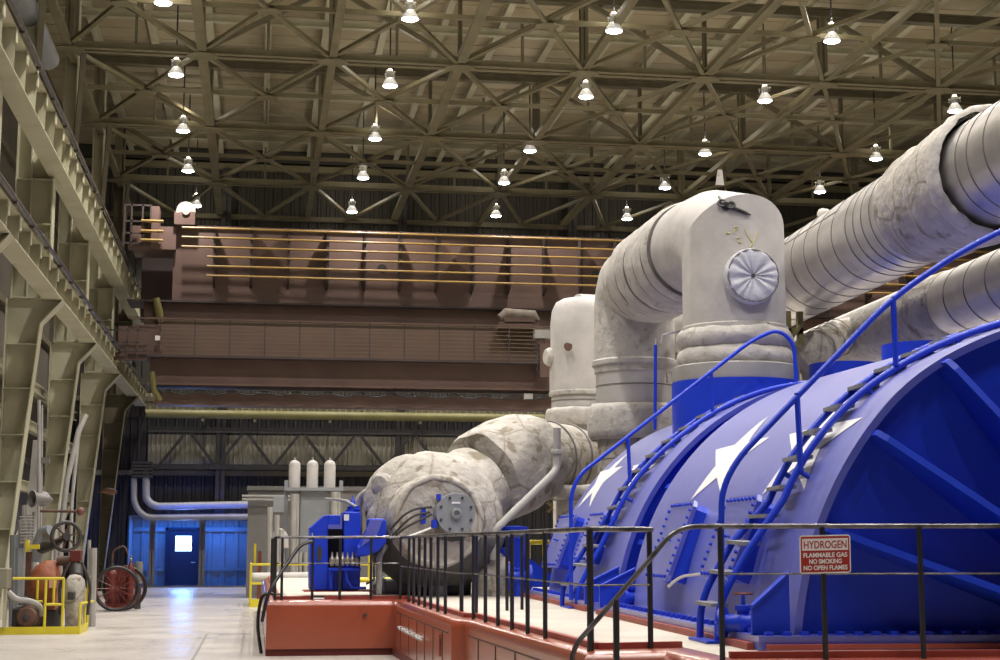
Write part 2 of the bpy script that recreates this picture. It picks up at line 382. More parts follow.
# ------------------------------------------------------------------ left columns
cname = {32.6: 'nearest tapered steel column at the left edge of the picture', 41.4: 'second tapered steel column, behind the yellow-railed skid', 50.2: 'third tapered steel column, behind the red handwheel',
         59.0: 'fourth tapered steel column, left of the gas bottle cart', 67.8: 'farthest steel column, in shadow beside the blue-lit bay'}
for y, lb in cname.items():
    c = thing('steel_column', (-6.2, y, 0), 'pale olive '+lb, 'column', 'crane columns along the left wall')
    za, zb, zt = EYE+6.35, EYE+9.6, ZD-.3
    xo = -6.5
    CM = STEELD if y > 60 else COLM  # farthest column darker: shade of the cranes put into its colour
    # lower wedge
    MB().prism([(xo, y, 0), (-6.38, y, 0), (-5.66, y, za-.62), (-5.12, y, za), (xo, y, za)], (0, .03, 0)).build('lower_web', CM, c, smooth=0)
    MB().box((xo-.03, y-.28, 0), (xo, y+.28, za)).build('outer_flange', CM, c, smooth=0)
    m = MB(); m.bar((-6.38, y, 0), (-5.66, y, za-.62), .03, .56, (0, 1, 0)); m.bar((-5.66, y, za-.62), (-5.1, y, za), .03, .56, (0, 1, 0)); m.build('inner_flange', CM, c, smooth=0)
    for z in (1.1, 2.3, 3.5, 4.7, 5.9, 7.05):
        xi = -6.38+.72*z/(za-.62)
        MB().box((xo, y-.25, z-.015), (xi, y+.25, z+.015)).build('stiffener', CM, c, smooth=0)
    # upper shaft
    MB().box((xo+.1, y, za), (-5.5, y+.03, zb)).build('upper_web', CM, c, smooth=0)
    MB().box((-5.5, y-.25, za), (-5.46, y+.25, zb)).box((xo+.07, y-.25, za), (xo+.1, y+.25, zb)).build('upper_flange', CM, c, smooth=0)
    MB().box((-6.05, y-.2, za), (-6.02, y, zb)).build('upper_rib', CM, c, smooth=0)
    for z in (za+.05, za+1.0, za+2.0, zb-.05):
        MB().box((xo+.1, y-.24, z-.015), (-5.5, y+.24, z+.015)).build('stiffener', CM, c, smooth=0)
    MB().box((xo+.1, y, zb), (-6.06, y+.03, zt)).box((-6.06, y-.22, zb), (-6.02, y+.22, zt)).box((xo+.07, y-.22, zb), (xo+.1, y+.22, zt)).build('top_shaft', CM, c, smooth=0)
    MB().prism([(-6.02, y, zb+1.0), (-5.2, y, zb+1.0), (-5.5, y, zb-.0), (-6.02, y, zb)], (0, .03, 0)).build('bracket', CM, c, smooth=0)
    # knee brace to the roof truss
    if y > 40: MB().bar((-6.02, y, ZC-2.8), (-5.71, y-1.4, ZC-.1), .16, .2).build('knee_brace', STEELD, c, smooth=0)
# crane runways
def runway(zr, zb, lb):
    c = thing('crane_runway', (-5.3, 40, zb), lb, 'crane rail', 'crane runways along the left columns')
    y0, y1 = 14, WB-.6
    MB().box((-5.42, y0, zb), (-5.39, y1, zr-.1)).build('web', COLM, c, smooth=0)
    MB().box((-5.62, y0, zb-.03), (-5.12, y1, zb)).build('bottom_flange', COLM, c, smooth=0)
    MB().box((-5.6, y0, zr-.12), (-5.13, y1, zr-.08)).build('top_flange', COLM, c, smooth=0)
    y = y0+.5
    while y < y1:
        MB().prism([(-5.39, y, zb), (-5.16, y, zb), (-5.13, y, zr-.12), (-5.39, y, zr-.12)], (0, .02, 0)).box((-5.14, y-.1, zr-.42), (-5.11, y+.12, zr-.12)).build('stiffener', COLM, c, smooth=0)
        y += 1.6
    MB().tube([(-5.06, y0, zr), (-5.06, y1, zr)], .055, 10).build('rail', RAILM, c)
    for k in range(int((y1-y0)/2.5)):
        MB().box((-5.16, y0+1+k*2.5, zr-.1), (-5.02, y0+1.12+k*2.5, zr-.03)).build('rail_clip', RAILM, c, smooth=0)
runway(EYE+7.1, EYE+6.38, 'lower crane runway girder and rail on the left columns')
runway(EYE+10.75, EYE+9.7, 'upper crane runway girder and rail high on the left columns')
# cross ties between the columns on the left wall side
for k, (y0, y1, w) in enumerate(((32.6, 41.4, 'nearest and second'), (41.4, 50.2, 'second and third'), (50.2, 59.0, 'third and fourth'))):
    b = MB()
    for z in (3.6, 5.4, 6.6): b.ibeam((-6.75, y0, z), (-6.75, y1, z), .22, .3, .02)
    b.bar((-6.75, y0, .4), (-6.75, y1, 3.5), .1, .12)
    tag(b.build('column_tie', COLM, None, smooth=0), 'pale olive tie beams between the %s left columns' % w, 'beam', 'ties between the left columns')
# large round duct high at the left
du = MB(); du.lathe([(.0, 0), (.25, 0), (.33, .06), (.34, .2), (.34, 9)], P(48, 60, 45.0), V((-.02, -1, .03)), 24)
tag(du.build('ventilation_duct', GREY, None), 'grey round duct with a domed end high beside the upper left runway', 'duct')
# ================================================================== overhead cranes
Yu = 59.5
def zc_(v, Y): return EYE+(546-v)*Y/F*1.0
def xc_(u, Y): return P(u, 300, Y).x
c = thing('overhead_crane', (6, Yu, zc_(305, Yu)), 'brown upper overhead crane with yellow conductor bars along its girder', 'crane', 'overhead travelling cranes')
x0, x1 = xc_(172, Yu), 31.0
zt, zl, zb = zc_(231, Yu), zc_(306, Yu), zc_(330, Yu)
zm = zc_(289, Yu)
xt = xc_(128, Yu)
MB().box((x0, Yu, zm), (x1, Yu+1.3, zt)).build('girder', BROWN, c, smooth=0)
MB().prism([(x0, Yu, zm), (x0, Yu-.04, zl), (x0, Yu+1.3, zl), (x0, Yu+1.3, zm)], (x1-x0, 0, 0)).build('flared_skirt', BROWN, c, smooth=0)
MB().box((xt, Yu-.4, zl-.07), (x1, Yu+1.5, zl)).build('ledge', BROWND, c, smooth=0)
MB().box((xt+.6, Yu+.05, zb-.1), (x1, Yu+1.2, zl-.07)).build('lower_box', BROWN, c, smooth=0)
MB().box((x0, Yu-.12, zt), (x1, Yu+1.4, zt+.07)).build('top_flange', BROWN, c, smooth=0)
zr = [zc_(v, Yu) for v in (234.5, 244, 253.5, 263, 272.5, 282)]
us = [213, 250.5, 288, 327, 364.5, 400, 437, 473, 510, 546, 582, 618]
bx = [xc_(u, Yu-.6) for u in us]
bx += [bx[-1]+1.5*k for k in range(1, 9)]
for i, x in enumerate(bx):
    big = i in (0, 1, 3, 5, 6, 7, 9, 11)
    m = MB(); w = .05 if i % 2 else .035
    m.prism([(x-w, Yu, zr[0]+.12), (x-w, Yu-.66, zr[0]+.12), (x-w, Yu-.66, zr[-1]-.12), (x-w, Yu, zr[-1]-.35)], (2*w, 0, 0))
    for z in zr: m.box((x-.06, Yu-.72, z-.05), (x+.06, Yu-.55, z+.05))
    m.build('conductor_bracket', BROWND, c, smooth=0)
for i, z in enumerate(zr):
    MB().tube([(xc_(180 if i < 3 else 206, Yu-.7), Yu-.7, z), (x1, Yu-.7, z)], .042, 8).build('conductor_bar', BUSY, c)
for u, v in ((382, 269), (596, 275)): MB().cyl(P(u, v, Yu-.01), P(u, v, Yu-.03), .19, n=16).build('sight_hole', DARK, c)
MB().box((-4.75, Yu+3.0, zl-.3), (x1, Yu+4.0, zc_(236, Yu))).build('added_rear_girder', BROWND, c, smooth=0)  # added behind the girder to turn the pale gap at its left dark
# left end carriage
m = MB(); ze0, ze1 = zc_(255, Yu), zc_(214, Yu)
m.box((xt+.1, Yu-.3, ze0), (x0+.1, Yu+1.6, zc_(232, Yu))).box((xt, Yu-.9, ze0-.1), (x0-.4, Yu-.3, ze0+.1))
m.box((xc_(150, Yu), Yu-.7, ze0), (xc_(158, Yu), Yu+.2, ze1))
m.build('end_carriage', BROWN, c, smooth=0)
m = MB()
for v in (215, 231, 243, 253): m.bar((xt-.1, Yu-.95, zc_(v, Yu)), (xc_(150, Yu), Yu-.95, zc_(v, Yu)), .06, .06)
for u in (124, 131, 142, 150): m.bar((xc_(u, Yu), Yu-.95, zc_(256, Yu)), (xc_(u, Yu), Yu-.95, zc_(214, Yu)), .06, .06)
m.build('platform_railing', BROWND, c, smooth=0)
for v in (231, 241, 250): MB().tube([(xc_(141, Yu), Yu-1.05, zc_(v, Yu)), (xc_(163, Yu), Yu-1.05, zc_(v, Yu))], .06).build('conductor_bar', BUSY, c)
m = MB(); m.cyl(P(186, 211, Yu-.5), P(186, 211, Yu-.2), .36, n=20).cyl(P(186, 211, Yu-.6), P(186, 211, Yu-.5), .14, n=12); m.build('cable_sheave', mat('pale_sheave', (.6, .52, .42), None, 1, .5), c)
MB().box(P(174, 224, Yu-.5), P(196, 216, Yu+.3)).build('sheave_bracket', BROWN, c, smooth=0)
# yellow buffer at the end
MB().tube([P(161, 322, Yu-.2), P(159, 312, Yu-.3), P(156, 298, Yu-.4)], [.10, .16, .13], 12).build('yellow_buffer', OLIVEP, c)
# lower crane
Yl = 58.0
c = thing('overhead_crane', (6, Yl, zc_(387, Yl)), 'brown lower overhead crane with a mesh-sided walkway on top', 'crane', 'overhead travelling cranes')
xL = xc_(120, Yl); x1 = xc_(548, Yl)
z = lambda v: zc_(v, Yl)
MB().box((xc_(152, Yl), Yl, z(388)), (31, Yl+1.2, z(363))).build('girder', BROWN, c, smooth=0)
MB().box((xc_(150, Yl), Yl-.3, z(389.5)), (31, Yl+1.4, z(387.5))).build('bottom_flange', BROWN, c, smooth=0)
MB().box((xc_(158, Yl), Yl+.15, z(408)), (31, Yl+1.1, z(396))).build('lower_beam', BROWN, c, smooth=0)
MB().box((xL+.4, Yl-.55, z(363)), (x1, Yl+.2, z(361))).build('walkway_floor', BROWND, c, smooth=0)
MB().box((xL+.5, Yl+.9, z(361)), (31, Yl+1.3, z(326))).build('rear_panel', BROWN, c, smooth=0)
m = MB()
for k in range(9):
    vv = 327+k*4.0; m.bar((xc_(160, Yl), Yl-.5, z(vv)), (x1, Yl-.5, z(vv)), .02, .025)
m.build('mesh_wires', mat('dull_mesh_wire', (.13, .105, .05), None, 1, .6), c, smooth=0)
for k in range(12):
    u = 162+k*34.5
    MB().bar((xc_(u, Yl), Yl-.5, z(362)), (xc_(u, Yl), Yl-.5, z(325)), .05, .05).build('railing_post', BROWND, c, smooth=0)
MB().bar((xL+.4, Yl-.5, z(325)), (x1, Yl-.5, z(325)), .06, .06).build('top_rail', BROWN, c, smooth=0)
m = MB(); m.box((xL, Yl-.2, z(362)), (xc_(162, Yl), Yl+1.3, z(332))).box((xL-.2, Yl-.5, z(366)), (xc_(150, Yl), Yl-.2, z(360))); m.build('end_carriage', BROWN, c, smooth=0)
m = MB()
for v in (338, 350, 358): m.bar((xL-.3, Yl-.7, z(v)), (xc_(150, Yl), Yl-.7, z(v)), .05, .05)
for u in (118, 130, 140): m.bar((xc_(u, Yl), Yl-.7, z(366)), (xc_(u, Yl), Yl-.7, z(334)), .05, .05)
m.build('platform_railing', RAILM, c, smooth=0)
MB().box(P(155, 340, Yl-.6), P(160, 336, Yl-.5)).build('notice_plate', SIGNW, c, smooth=0)
# festoon cable loops below
pts = []
xx0, xx1 = xc_(170, Yl), xc_(545, Yl)
for i in range(121):
    t = i/120; pts.append((xx0+(xx1-xx0)*t, Yl-.1, z(394)-.16*abs(sin(t*pi*12))))
MB().tube(pts, .035, 6).build('festoon_cable', RUBBER, c)
MB().box(P(524, 399, Yl-.2), P(532, 394, Yl)).build('number_plate', PIPEG, c, smooth=0)
MB().tube([P(152, 372, Yl-.3), P(154, 390, Yl-.3), P(160, 400, Yl-.1)], .11, 8).build('yellow_buffer', OLIVEP, c)
# trolley on the lower crane
t = thing('crane_trolley', P(519, 328, Yl), 'brown hoist trolley with a dusty domed cover on the lower crane', 'trolley')
m = MB(); a = P(499, 328, Yl); b = P(540, 318, Yl)
m.box((a.x, Yl, a.z), (b.x, Yl+1, a.z+.25)).box((a.x+.2, Yl, a.z+.2), (b.x-.2, Yl+.1, b.z)); m.build('frame', BROWN, t, smooth=0)
m = MB(); m.tube([(a.x+.1, Yl+.3, b.z-.05), (a.x+.35, Yl+.3, b.z+.1), (b.x-.25, Yl+.3, b.z+.06), (b.x-.05, Yl+.3, b.z-.1)], [.18, .3, .28, .16], 12).lump(.06, 2.0); m.build('dusty_cover', mat('dusty_brown_cover', (.16, .13, .10), (.09, .07, .055), 3, .8), t)
h = thing('hoist_block', P(541, 352, Yl-.6), 'white hoist box with a hanging chain at the right end of the lower crane', 'hoist')
MB().box(P(535, 338, Yl-.6), P(548, 331, Yl-.2)).build('label_box', PIPEG, h, smooth=0)
m = MB()
for k in range(14): m.ring(P(537.5, 341+k*2.8, Yl-.5), (1, 0, 0) if k % 2 else (0, 1, 0), .06, .02, 10, 5)
m.build('chain', DARK, h)
MB().box(P(540, 377, Yl-.65), P(548, 345, Yl-.4)).build('hoist_body', BROWN, h, smooth=0)
# olive pipe along the back wall below the cranes
pp = thing('wall_pipe', P(345, 414, WB-1), 'olive yellow pipe running along the back wall under the lower crane', 'pipe')
a, b = P(146, 413.5, WB-1), P(546, 415, WB-1)
MB().tube([a, (b.x+6, a.y, a.z)], .2, 14).build('pipe_run', OLIVEP, pp)
for u in (203, 255, 330, 420, 510):
    x = P(u, 413, WB-1).x
    MB().box((x-.06, WB-1.2, a.z-.34), (x+.06, WB-.3, a.z-.2)).build('pipe_support', STEELD, pp, smooth=0)
# grey air pipes over the daylight bay
for k, (pts, lb) in enumerate((([(134, 478), (134, 505), (145, 517.5), (252, 516.5)], 'lower grey pipe bending from the column over the blue-lit bay'), ([(146, 470), (146, 500), (155, 506.5), (258, 504.5)], 'upper dark grey pipe running over the blue-lit bay'))):
    m = MB(); m.tube(fillet([P(u, v, WB-.78) for u, v in pts], .5), .14 if k == 0 else .17, 12)
    ap = tag(m.build('air_pipe', PIPEG, None), lb, 'pipe', 'pipes over the blue-lit bay')
    for u in (165, 205, 240):
        q = P(u, pts[-1][1], WB-.78); MB().box((q.x-.05, WB-.8, q.z-.05), (q.x+.05, WB-.1, q.z+.05)).build('wall_mount', STEELD, ap, smooth=0)
# dark louvred fan box on the wall left of the bay
m = MB(); a, b = P(133, 478, WB-.9), P(153, 462, WB-.5); m.box(a, b)
for k in range(5): q = a.z+(b.z-a.z)*(k+.3)/5; m.box((a.x-.03, a.y-.1, q), (b.x+.03, a.y, q+.1))
tag(m.build('heater_box', DARK, None, smooth=0), 'dark louvred heater box above the left end of the bay pipes', 'heater')
# ================================================================== lamps
LZ = EYE+15.3
lp = [(1, 'first', [(163, 3), (176, 75), (183, 131), (188, 171), (196, 206)]), (2, 'second', [(410, 19), (390, 86), (375, 139), (363, 178), (352, 212)]),
      (3, 'third', [(614, 31), (586, 97), (530, 151), (504, 183), (496, 216)]), (4, 'fourth', [(832, 41), (765, 101), (705, 154), (665, 188), (627, 219)]), (5, 'fifth', [(955, 111), (876, 159), (820, 192)])]
rowl = ['nearest row at the picture top', 'second row from the camera', 'third row from the camera', 'fourth row from the camera', 'back wall row']
lamp0 = None
def make_lamp(loc, label):
    t = thing('pendant_lamp', loc, label, 'lamp', 'high bay lamps under the roof')
    x, y, z = loc
    MB().lathe([(.235, 0), (.2, -.03), (0, -.05)], loc, (0, 0, 1), 20, cap=False).build('lit_lens', LENS, t)
    MB().lathe([(.25, -.01), (.26, .03), (.2, .14), (.14, .24), (.12, .24), (.19, .13), (.24, .03)], loc, (0, 0, 1), 20, cap=False).build('reflector', mat('lamp_glass_reflector', (.8, .8, .8), None, 1, .3, emit=(1, .97, .92), estr=.3), t)
    MB().lathe([(.1, .24), (.13, .28), (.13, .48), (.09, .56), (.03, .6)], loc, (0, 0, 1), 14).build('ballast_housing', LAMPMET, t)
    for k in range(4):
        a = pi/4+k*pi/2; d = V((cos(a), sin(a), 0)); m = MB(); m.bar(V(loc)+d*.12+UZ*.42, V(loc)+d*.22+UZ*.46, .04, .05); m.bar(V(loc)+d*.2+UZ*.3, V(loc)+d*.2+UZ*.48, .02, .02); m.build('bracket', LAMPMET, t, smooth=0)
    MB().tube([(x, y, z+.58), (x, y, ZD)], .025, 6).build('stem', BLACK, t)
    return t
def lamp_light(loc, e=1.0):
    l = bpy.data.lights.new('lamp_bulb', 'SPOT'); l.energy = 2350*e; l.spot_size = radians(128); l.spot_blend = .75; l.shadow_soft_size = .14; l.color = (1, .95, .90)
    o = bpy.data.objects.new('lamp_bulb', l); COL.objects.link(o); o.location = V(loc)+V((0, 0, -.12))
    l = bpy.data.lights.new('lamp_glow', 'POINT'); l.energy = 66*e; l.shadow_soft_size = .25; l.color = (1, .9, .72)
    o = bpy.data.objects.new('lamp_glow', l); COL.objects.link(o); o.location = V(loc)+V((0, 0, .75))
for ci, cn, pl in lp:
    for ri, (u, v) in enumerate(pl):
        p = PZ(u, v, LZ); loc = (p.x, min(p.y, WB-.45), LZ)
        lab = 'lit high bay lamp, %s, %s line from the left' % (rowl[ri], cn)
        if lamp0 is None: lamp0 = make_lamp(loc, lab)
        else: copy_tree(lamp0, loc, lab)
        lamp_light(loc)
for y in (39, 32.3, 25.6, 18.9, 12.2, 5.5):
    for x in (-2.7, 4.5, 11.2, 17.8, 24.8): lamp_light((x, y, LZ), 1 if y > 10 else .65)
# ================================================================== plinth and rails
D = .95
pl = thing('foundation_plinth', (6, 30, 0), 'orange-red painted concrete plinth with a pale deck under the blue turbine casings', 'plinth')
XA, YA = .2, 27.3
B0, B1, B2, B3 = V((2.42, YA, 0)), V((2.5, 20.1, 0)), V((2.66, 20.0, 0)), V((2.86, 13.6, 0))
C0, C1, C2 = V((3.62, 13.75, 0)), V((3.64, 12.3, 0)), V((15.0, 11.7, 0))
def up(v, z): return V((v.x, v.y, z))
def rounded(poly, z0, z1, r, name, m):
    # walls with a rounded top edge: inset rings
    n = len(poly); mb = MB(); rings = []
    def inset(d):
        out = []
        for i in range(n):
            a, b, c = poly[i-1], poly[i], poly[(i+1) % n]
            n1 = V((-(b-a).y, (b-a).x, 0)).normalized(); n2 = V((-(c-b).y, (c-b).x, 0)).normalized()
            w = (n1+n2); w = w/max(w.dot(n1), .3); out.append(b+w*d)
        return out
    lev = [(0, z0), (0, z1-r)]+[(r*(1-cos(a)), z1-r+r*sin(a)) for a in [pi/2*k/6 for k in range(1, 7)]]
    vs = []
    for d, z in lev: vs += [up(p, z) for p in inset(d)]
    fs = []
    for i in range(len(lev)-1):
        for k in range(n): fs.append((i*n+k, i*n+(k+1) % n, (i+1)*n+(k+1) % n, (i+1)*n+k))
    fs.append(tuple(range((len(lev)-1)*n, len(lev)*n)))
    mb.add(vs, fs); return mb.build(name, m, pl, smooth=50)
# counter-clockwise outlines
Q = [V((XA, YA, 0)), V((B0.x, YA, 0)), B1, B2, B3, C0, C1, C2, V((15, 46, 0)), V((XA, 46, 0))]
rounded(Q, .12, D, .13, 'plinth_block', ORANGE)
Q2 = [p+V((0, .06, 0)) if i not in (8, 9) else p for i, p in enumerate(Q)]
MB().prism([(XA-.0, YA+.05, 0), (B0.x-.05, YA+.05, 0), up(B1, 0)+V((.05, 0, 0)), up(B2, 0)+V((.05, 0, 0)), up(B3, 0)+V((.05, .1, 0)), up(C0, 0)+V((.05, .1, 0)), up(C1, 0)+V((.05, .05, 0)), (15, 11.8, 0), (15, 46, 0), (XA, 46, 0)], (0, 0, .12)).build('plinth_foot', mat('dark_red_foot', (.12, .012, .008), None, 1, .5), pl, smooth=0)
ins = .2
dk = [V((XA+ins, YA+ins+.1, 0)), V((B0.x+.22, YA+ins+.1, 0)), B1+V((ins+.02, .2, 0)), B2+V((ins-.0, .25, 0)), B3+V((ins, .32, 0)), C0+V((.25, .3, 0)), C1+V((.25, .32, 0)), C2+V((0, .3, 0)), V((15, 45.9, 0)), V((XA+ins, 45.9, 0))]
MB().prism([up(p, D-.02) for p in dk], (0, 0, .025)).build('deck_surface', CONC, pl, smooth=0)
kb = [dk[9], dk[0], V((1.0, dk[0].y, 0)), None, V((1.2, dk[0].y, 0)), dk[1], dk[2], dk[3], dk[4], dk[5], None, dk[6], dk[7]]
for i in range(len(kb)-1):
    if kb[i] is None or kb[i+1] is None: continue
    a, b = up(kb[i], D+.025), up(kb[i+1], D+.025)
    MB().bar(a, b, .07, .06, (0, 0, 1)).build('kerb_strip', KERB, pl, smooth=0)
# side panels: seams and handles on the long left face
def sidept(t, z, off=-.004):
    a, b = (B0, B1); p = a+(b-a)*t; return V((p.x+off, p.y, z))
for seg, tl in (((B0, B1), (.12, .3, .46, .6, .74, .88)), ((B2, B3), (.16, .34, .52, .72))):
    a, b = seg
    dr = (b-a).normalized()
    m = MB()
    for t in tl:
        p = a+(b-a)*t
        m.box((p.x-.008, p.y-.015, .15), (p.x+.01, p.y+.015, D-.2))
    m.bar(up(a+dr*.3, D-.2), up(b-dr*.3, D-.2), .016, .018, (0, 0, 1))
    m.build('panel_seam', RUST, pl, smooth=0)
for t in (.14, .22, .28, .34, .42, .5, .56):
    p = B0+(B1-B0)*t
    MB().tube([(p.x, p.y, D-.42), (p.x-.06, p.y, D-.42), (p.x-.06, p.y-.12, D-.44), (p.x-.02, p.y-.2, D-.46)], .018, 6).build('panel_latch', LAMPMET, pl)
m = MB(); p = B0+(B1-B0)*.86; m.box((p.x-.05, p.y-.15, D-.3), (p.x, p.y+.15, D-.25)).box((p.x-.03, p.y-.02, D-.55), (p.x, p.y+.02, D-.3)); m.build('drain_spout', ORANGE, pl, smooth=0)
MB().cyl(P(365, 615, YA-.06), P(365, 615, YA+.02), .035, n=8).build('pull_eye', DARK, pl)
# ------------------------------------------------------------------ railings
def rail_thing(label, loc): return thing('guard_railing', loc, label, 'railing', 'black guard railings on the plinth')
RT = D+1.07
def post(t, x, y, zt=RT, r=.024, zb=D-.03):
    m = MB(); m.tube([(x, y, zb), (x, y, zt)], r, 8); m.build('post', BLACK, t)
g = rail_thing('black guard railing along the front and side of the far left plinth block', (1.3, YA, D))
yf = YA+.12; xl = XA+.14
z2 = D+.62
RAILTOP = mat('worn_handrail_top', (.20, .19, .20), (.05, .05, .055), 5, .3, .6)
MB().tube(fillet([(xl, YA+8, RT), (xl, yf, RT), (B0.x+.06, yf, RT)], .12), .024, 8).build('top_rail', RAILTOP, g)
MB().tube(fillet([(xl, YA+8, z2), (xl, yf, z2), (B0.x+.06, yf, z2)], .1), .012, 6).build('mid_rail', RAILTOP, g)
for u in (282, 312.5, 340, 371): post(g, P(u, 570, yf).x, yf)
for k in range(8): post(g, xl, yf+k*.95)
MB().tube(fillet([P(313, 541, yf-.06), P(300, 545, yf-.06), P(268, 592, yf-.4), P(262, 622, yf-.4)], .5), .03, 8).build('stair_handrail', BLACK, g)
# side railing: posts from their columns in the view, along the edge line
def on_line(u, A, B):
    d = ray(u, 560); k = d.x/d.y
    t = (k*A.y-A.x)/((B.x-A.x)-k*(B.y-A.y)); return A+(B-A)*t
A = V((B0.x+.1, yf, 0)); Bq = V((B3.x+.1, 13.75, 0))
g = rail_thing('long black guard railing with closely spaced posts beside the casings', (2.7, 20, D))
for u in (400.5, 409, 413.8, 419.3, 425, 431, 438, 445.5): p = on_line(u, A, B1+V((.1, 0, 0))); post(g, p.x, p.y)
A2 = B2+V((.1, 0, 0))
for u in (462, 473.5, 485.5, 498, 512, 527.5, 545): p = on_line(u, A2, Bq); post(g, p.x, p.y, r=.024)
post(g, Bq.x, Bq.y, r=.032)
xe = P(650, 590, 13.95).x
post(g, xe, 13.95, r=.026)
tr = [A, B1+V((.1, .1, 0)), A2, Bq, V((xe+.03, 13.95, 0))]
MB().tube([up(p, RT) for p in tr], .024, 8).build('top_rail', RAILTOP, g)
MB().tube([up(p, z2-.05) for p in tr], .011, 6).build('mid_rail', RAILTOP, g)
for u in (474.5, 476.5): p = on_line(u, A2+V((.25, 0, 0)), Bq+V((.25, 0, 0))); post(g, p.x, p.y)
# inner posts standing on the deck kerb
g = rail_thing('short inner black railing on the deck behind the long side railing', (3.8, 25, D))
m = []
for u, v in ((461, 611), (507, 611), (522, 610)): p = PZ(u, v, D); m.append(p); post(g, p.x, p.y)
MB().tube([(p.x, p.y, RT) for p in m], .022, 8).build('top_rail', RAILTOP, g)
# front railing with stair handrail
g = rail_thing('front black guard railing with a sloping stair handrail and a hydrogen sign', (5.2, 12.4, D))
Yr = 12.42
yl = lambda x: Yr-.035*(x-3.7)
def FR(u, v):
    p = P(u, v, Yr)
    for _ in range(3): p = P(u, v, yl(p.x))
    return p
q = [FR(571.5, 680), FR(572.5, 655), FR(590, 632), FR(650, 559), FR(672, 535), FR(690, 526.5)]
pts = [q[0], q[1]]+fillet([q[1], FR(577, 643), q[3]], .1)[1:]+fillet([q[3], FR(677, 526.5), FR(720, 526.3)], .3)[1:]
e = FR(1010, 526); e2 = V((e.x+3, yl(e.x+3), e.z))
MB().tube(pts+[e, e2], .021, 10).build('handrail', RAILTOP, g)
a, b = FR(722, 574), FR(1010, 573.5)
hk = [FR(668, 587), FR(680, 576.5), FR(700, 574)]
MB().tube([a, b, b+(b-a)*.8], .009, 6).build('mid_rail_wire', RAILTOP, g)
MB().tube(fillet(hk, .15), .013, 6).build('wire_end', SIGNW, g)
for u in (720, 822, 919, 1030):
    p = FR(u, 527); post(g, p.x, p.y, p.z, .024)
p = FR(616, 600); MB().tube([(p.x, p.y, p.z), (p.x, p.y, .0)], .027, 8).build('stair_post', BLACK, g)
# sign
sg = thing('warning_sign', FR(823, 573), 'red and white hydrogen flammable gas warning sign on the front railing', 'sign')
a, b, c_, d_ = FR(797.5, 574), FR(849, 572.5), FR(847.5, 534.5), FR(797.5, 535.5)
o = (a+b+c_+d_)/4-V((0, .05, 0)); ex = ((b-a)+(c_-d_)).normalized(); W = ((b-a).length+(c_-d_).length)/2; ez = ((d_-a)+(c_-b)); H = ez.length/2; ez = ez.normalized(); ey = ez.cross(ex).normalized()
if ey.y > 0: ey = -ey
def rrect(w, h, r, off, t):
    pts = []
    for sx, sy, a0 in ((1, 1, 0), (-1, 1, 90), (-1, -1, 180), (1, -1, 270)):
        for k in range(5): an = radians(a0+k*22.5); pts.append(o+ex*(sx*(w/2-r)+r*cos(an))+ez*(sy*(h/2-r)+r*sin(an))+ey*off)
    return MB().prism(pts, ey*t)
rrect(W, H, .025, 0, .004).build('plate', SIGNW, sg, smooth=0)
rrect(W*.955, H*.93, .012, .004, .001).build('red_panel', SIGNR, sg, smooth=0)
m = MB(); cc = o+ez*H*.255+ey*.0055; m.obox(cc, ex*W*.45, ey*.0005, ez*H*.155); m.build('white_panel', SIGNW, sg, smooth=0)
def text(body, c, w, h, m, parent, off, ex=ex, ez=ez, ey=ey, bold=0.0, name='lettering'):
    cu = bpy.data.curves.new(name, 'FONT'); cu.body = body; cu.align_x = 'CENTER'; cu.align_y = 'CENTER'; cu.size = 1; cu.offset = bold; cu.extrude = .001
    ob = bpy.data.objects.new(name, cu); COL.objects.link(ob)
    bpy.context.view_layer.update()
    me = bpy.data.meshes.new_from_object(ob.evaluated_get(bpy.context.evaluated_depsgraph_get()))
    bpy.data.objects.remove(ob)
    xs = [v.co.x for v in me.vertices]; ys = [v.co.y for v in me.vertices]
    sx, sy = w/(max(xs)-min(xs)), h/(max(ys)-min(ys)); mx, my = (max(xs)+min(xs))/2, (max(ys)+min(ys))/2
    for v in me.vertices:
        v.co = c+ex*(v.co.x-mx)*sx+ez*(v.co.y-my)*sy+ey*(off+v.co.z)-WL[parent]
    me.materials.clear(); me.materials.append(m)
    for p_ in me.polygons: p_.material_index = 0
    ob = bpy.data.objects.new(name, me); COL.objects.link(ob); ob.parent = parent; WL[ob] = WL[parent]; return ob
text('HYDROGEN', o+ez*H*.25, W*.84, H*.2, SIGNR, sg, .0075, bold=.012)
for tx, k, wf in (('FLAMMABLE GAS', -.02, .86), ('NO SMOKING', -.185, .64), ('NO OPEN FLAMES', -.35, .86)):
    text(tx, o+ez*H*k, W*wf, H*.125, SIGNW, sg, .0065, bold=.03)
m = MB()
for sx in (-1, 1): m.cyl(o+ez*H*sx*.47+ey*.004, o+ez*H*sx*.47+ey*.009, .008, n=8)
m.build('screw', LAMPMET, sg)
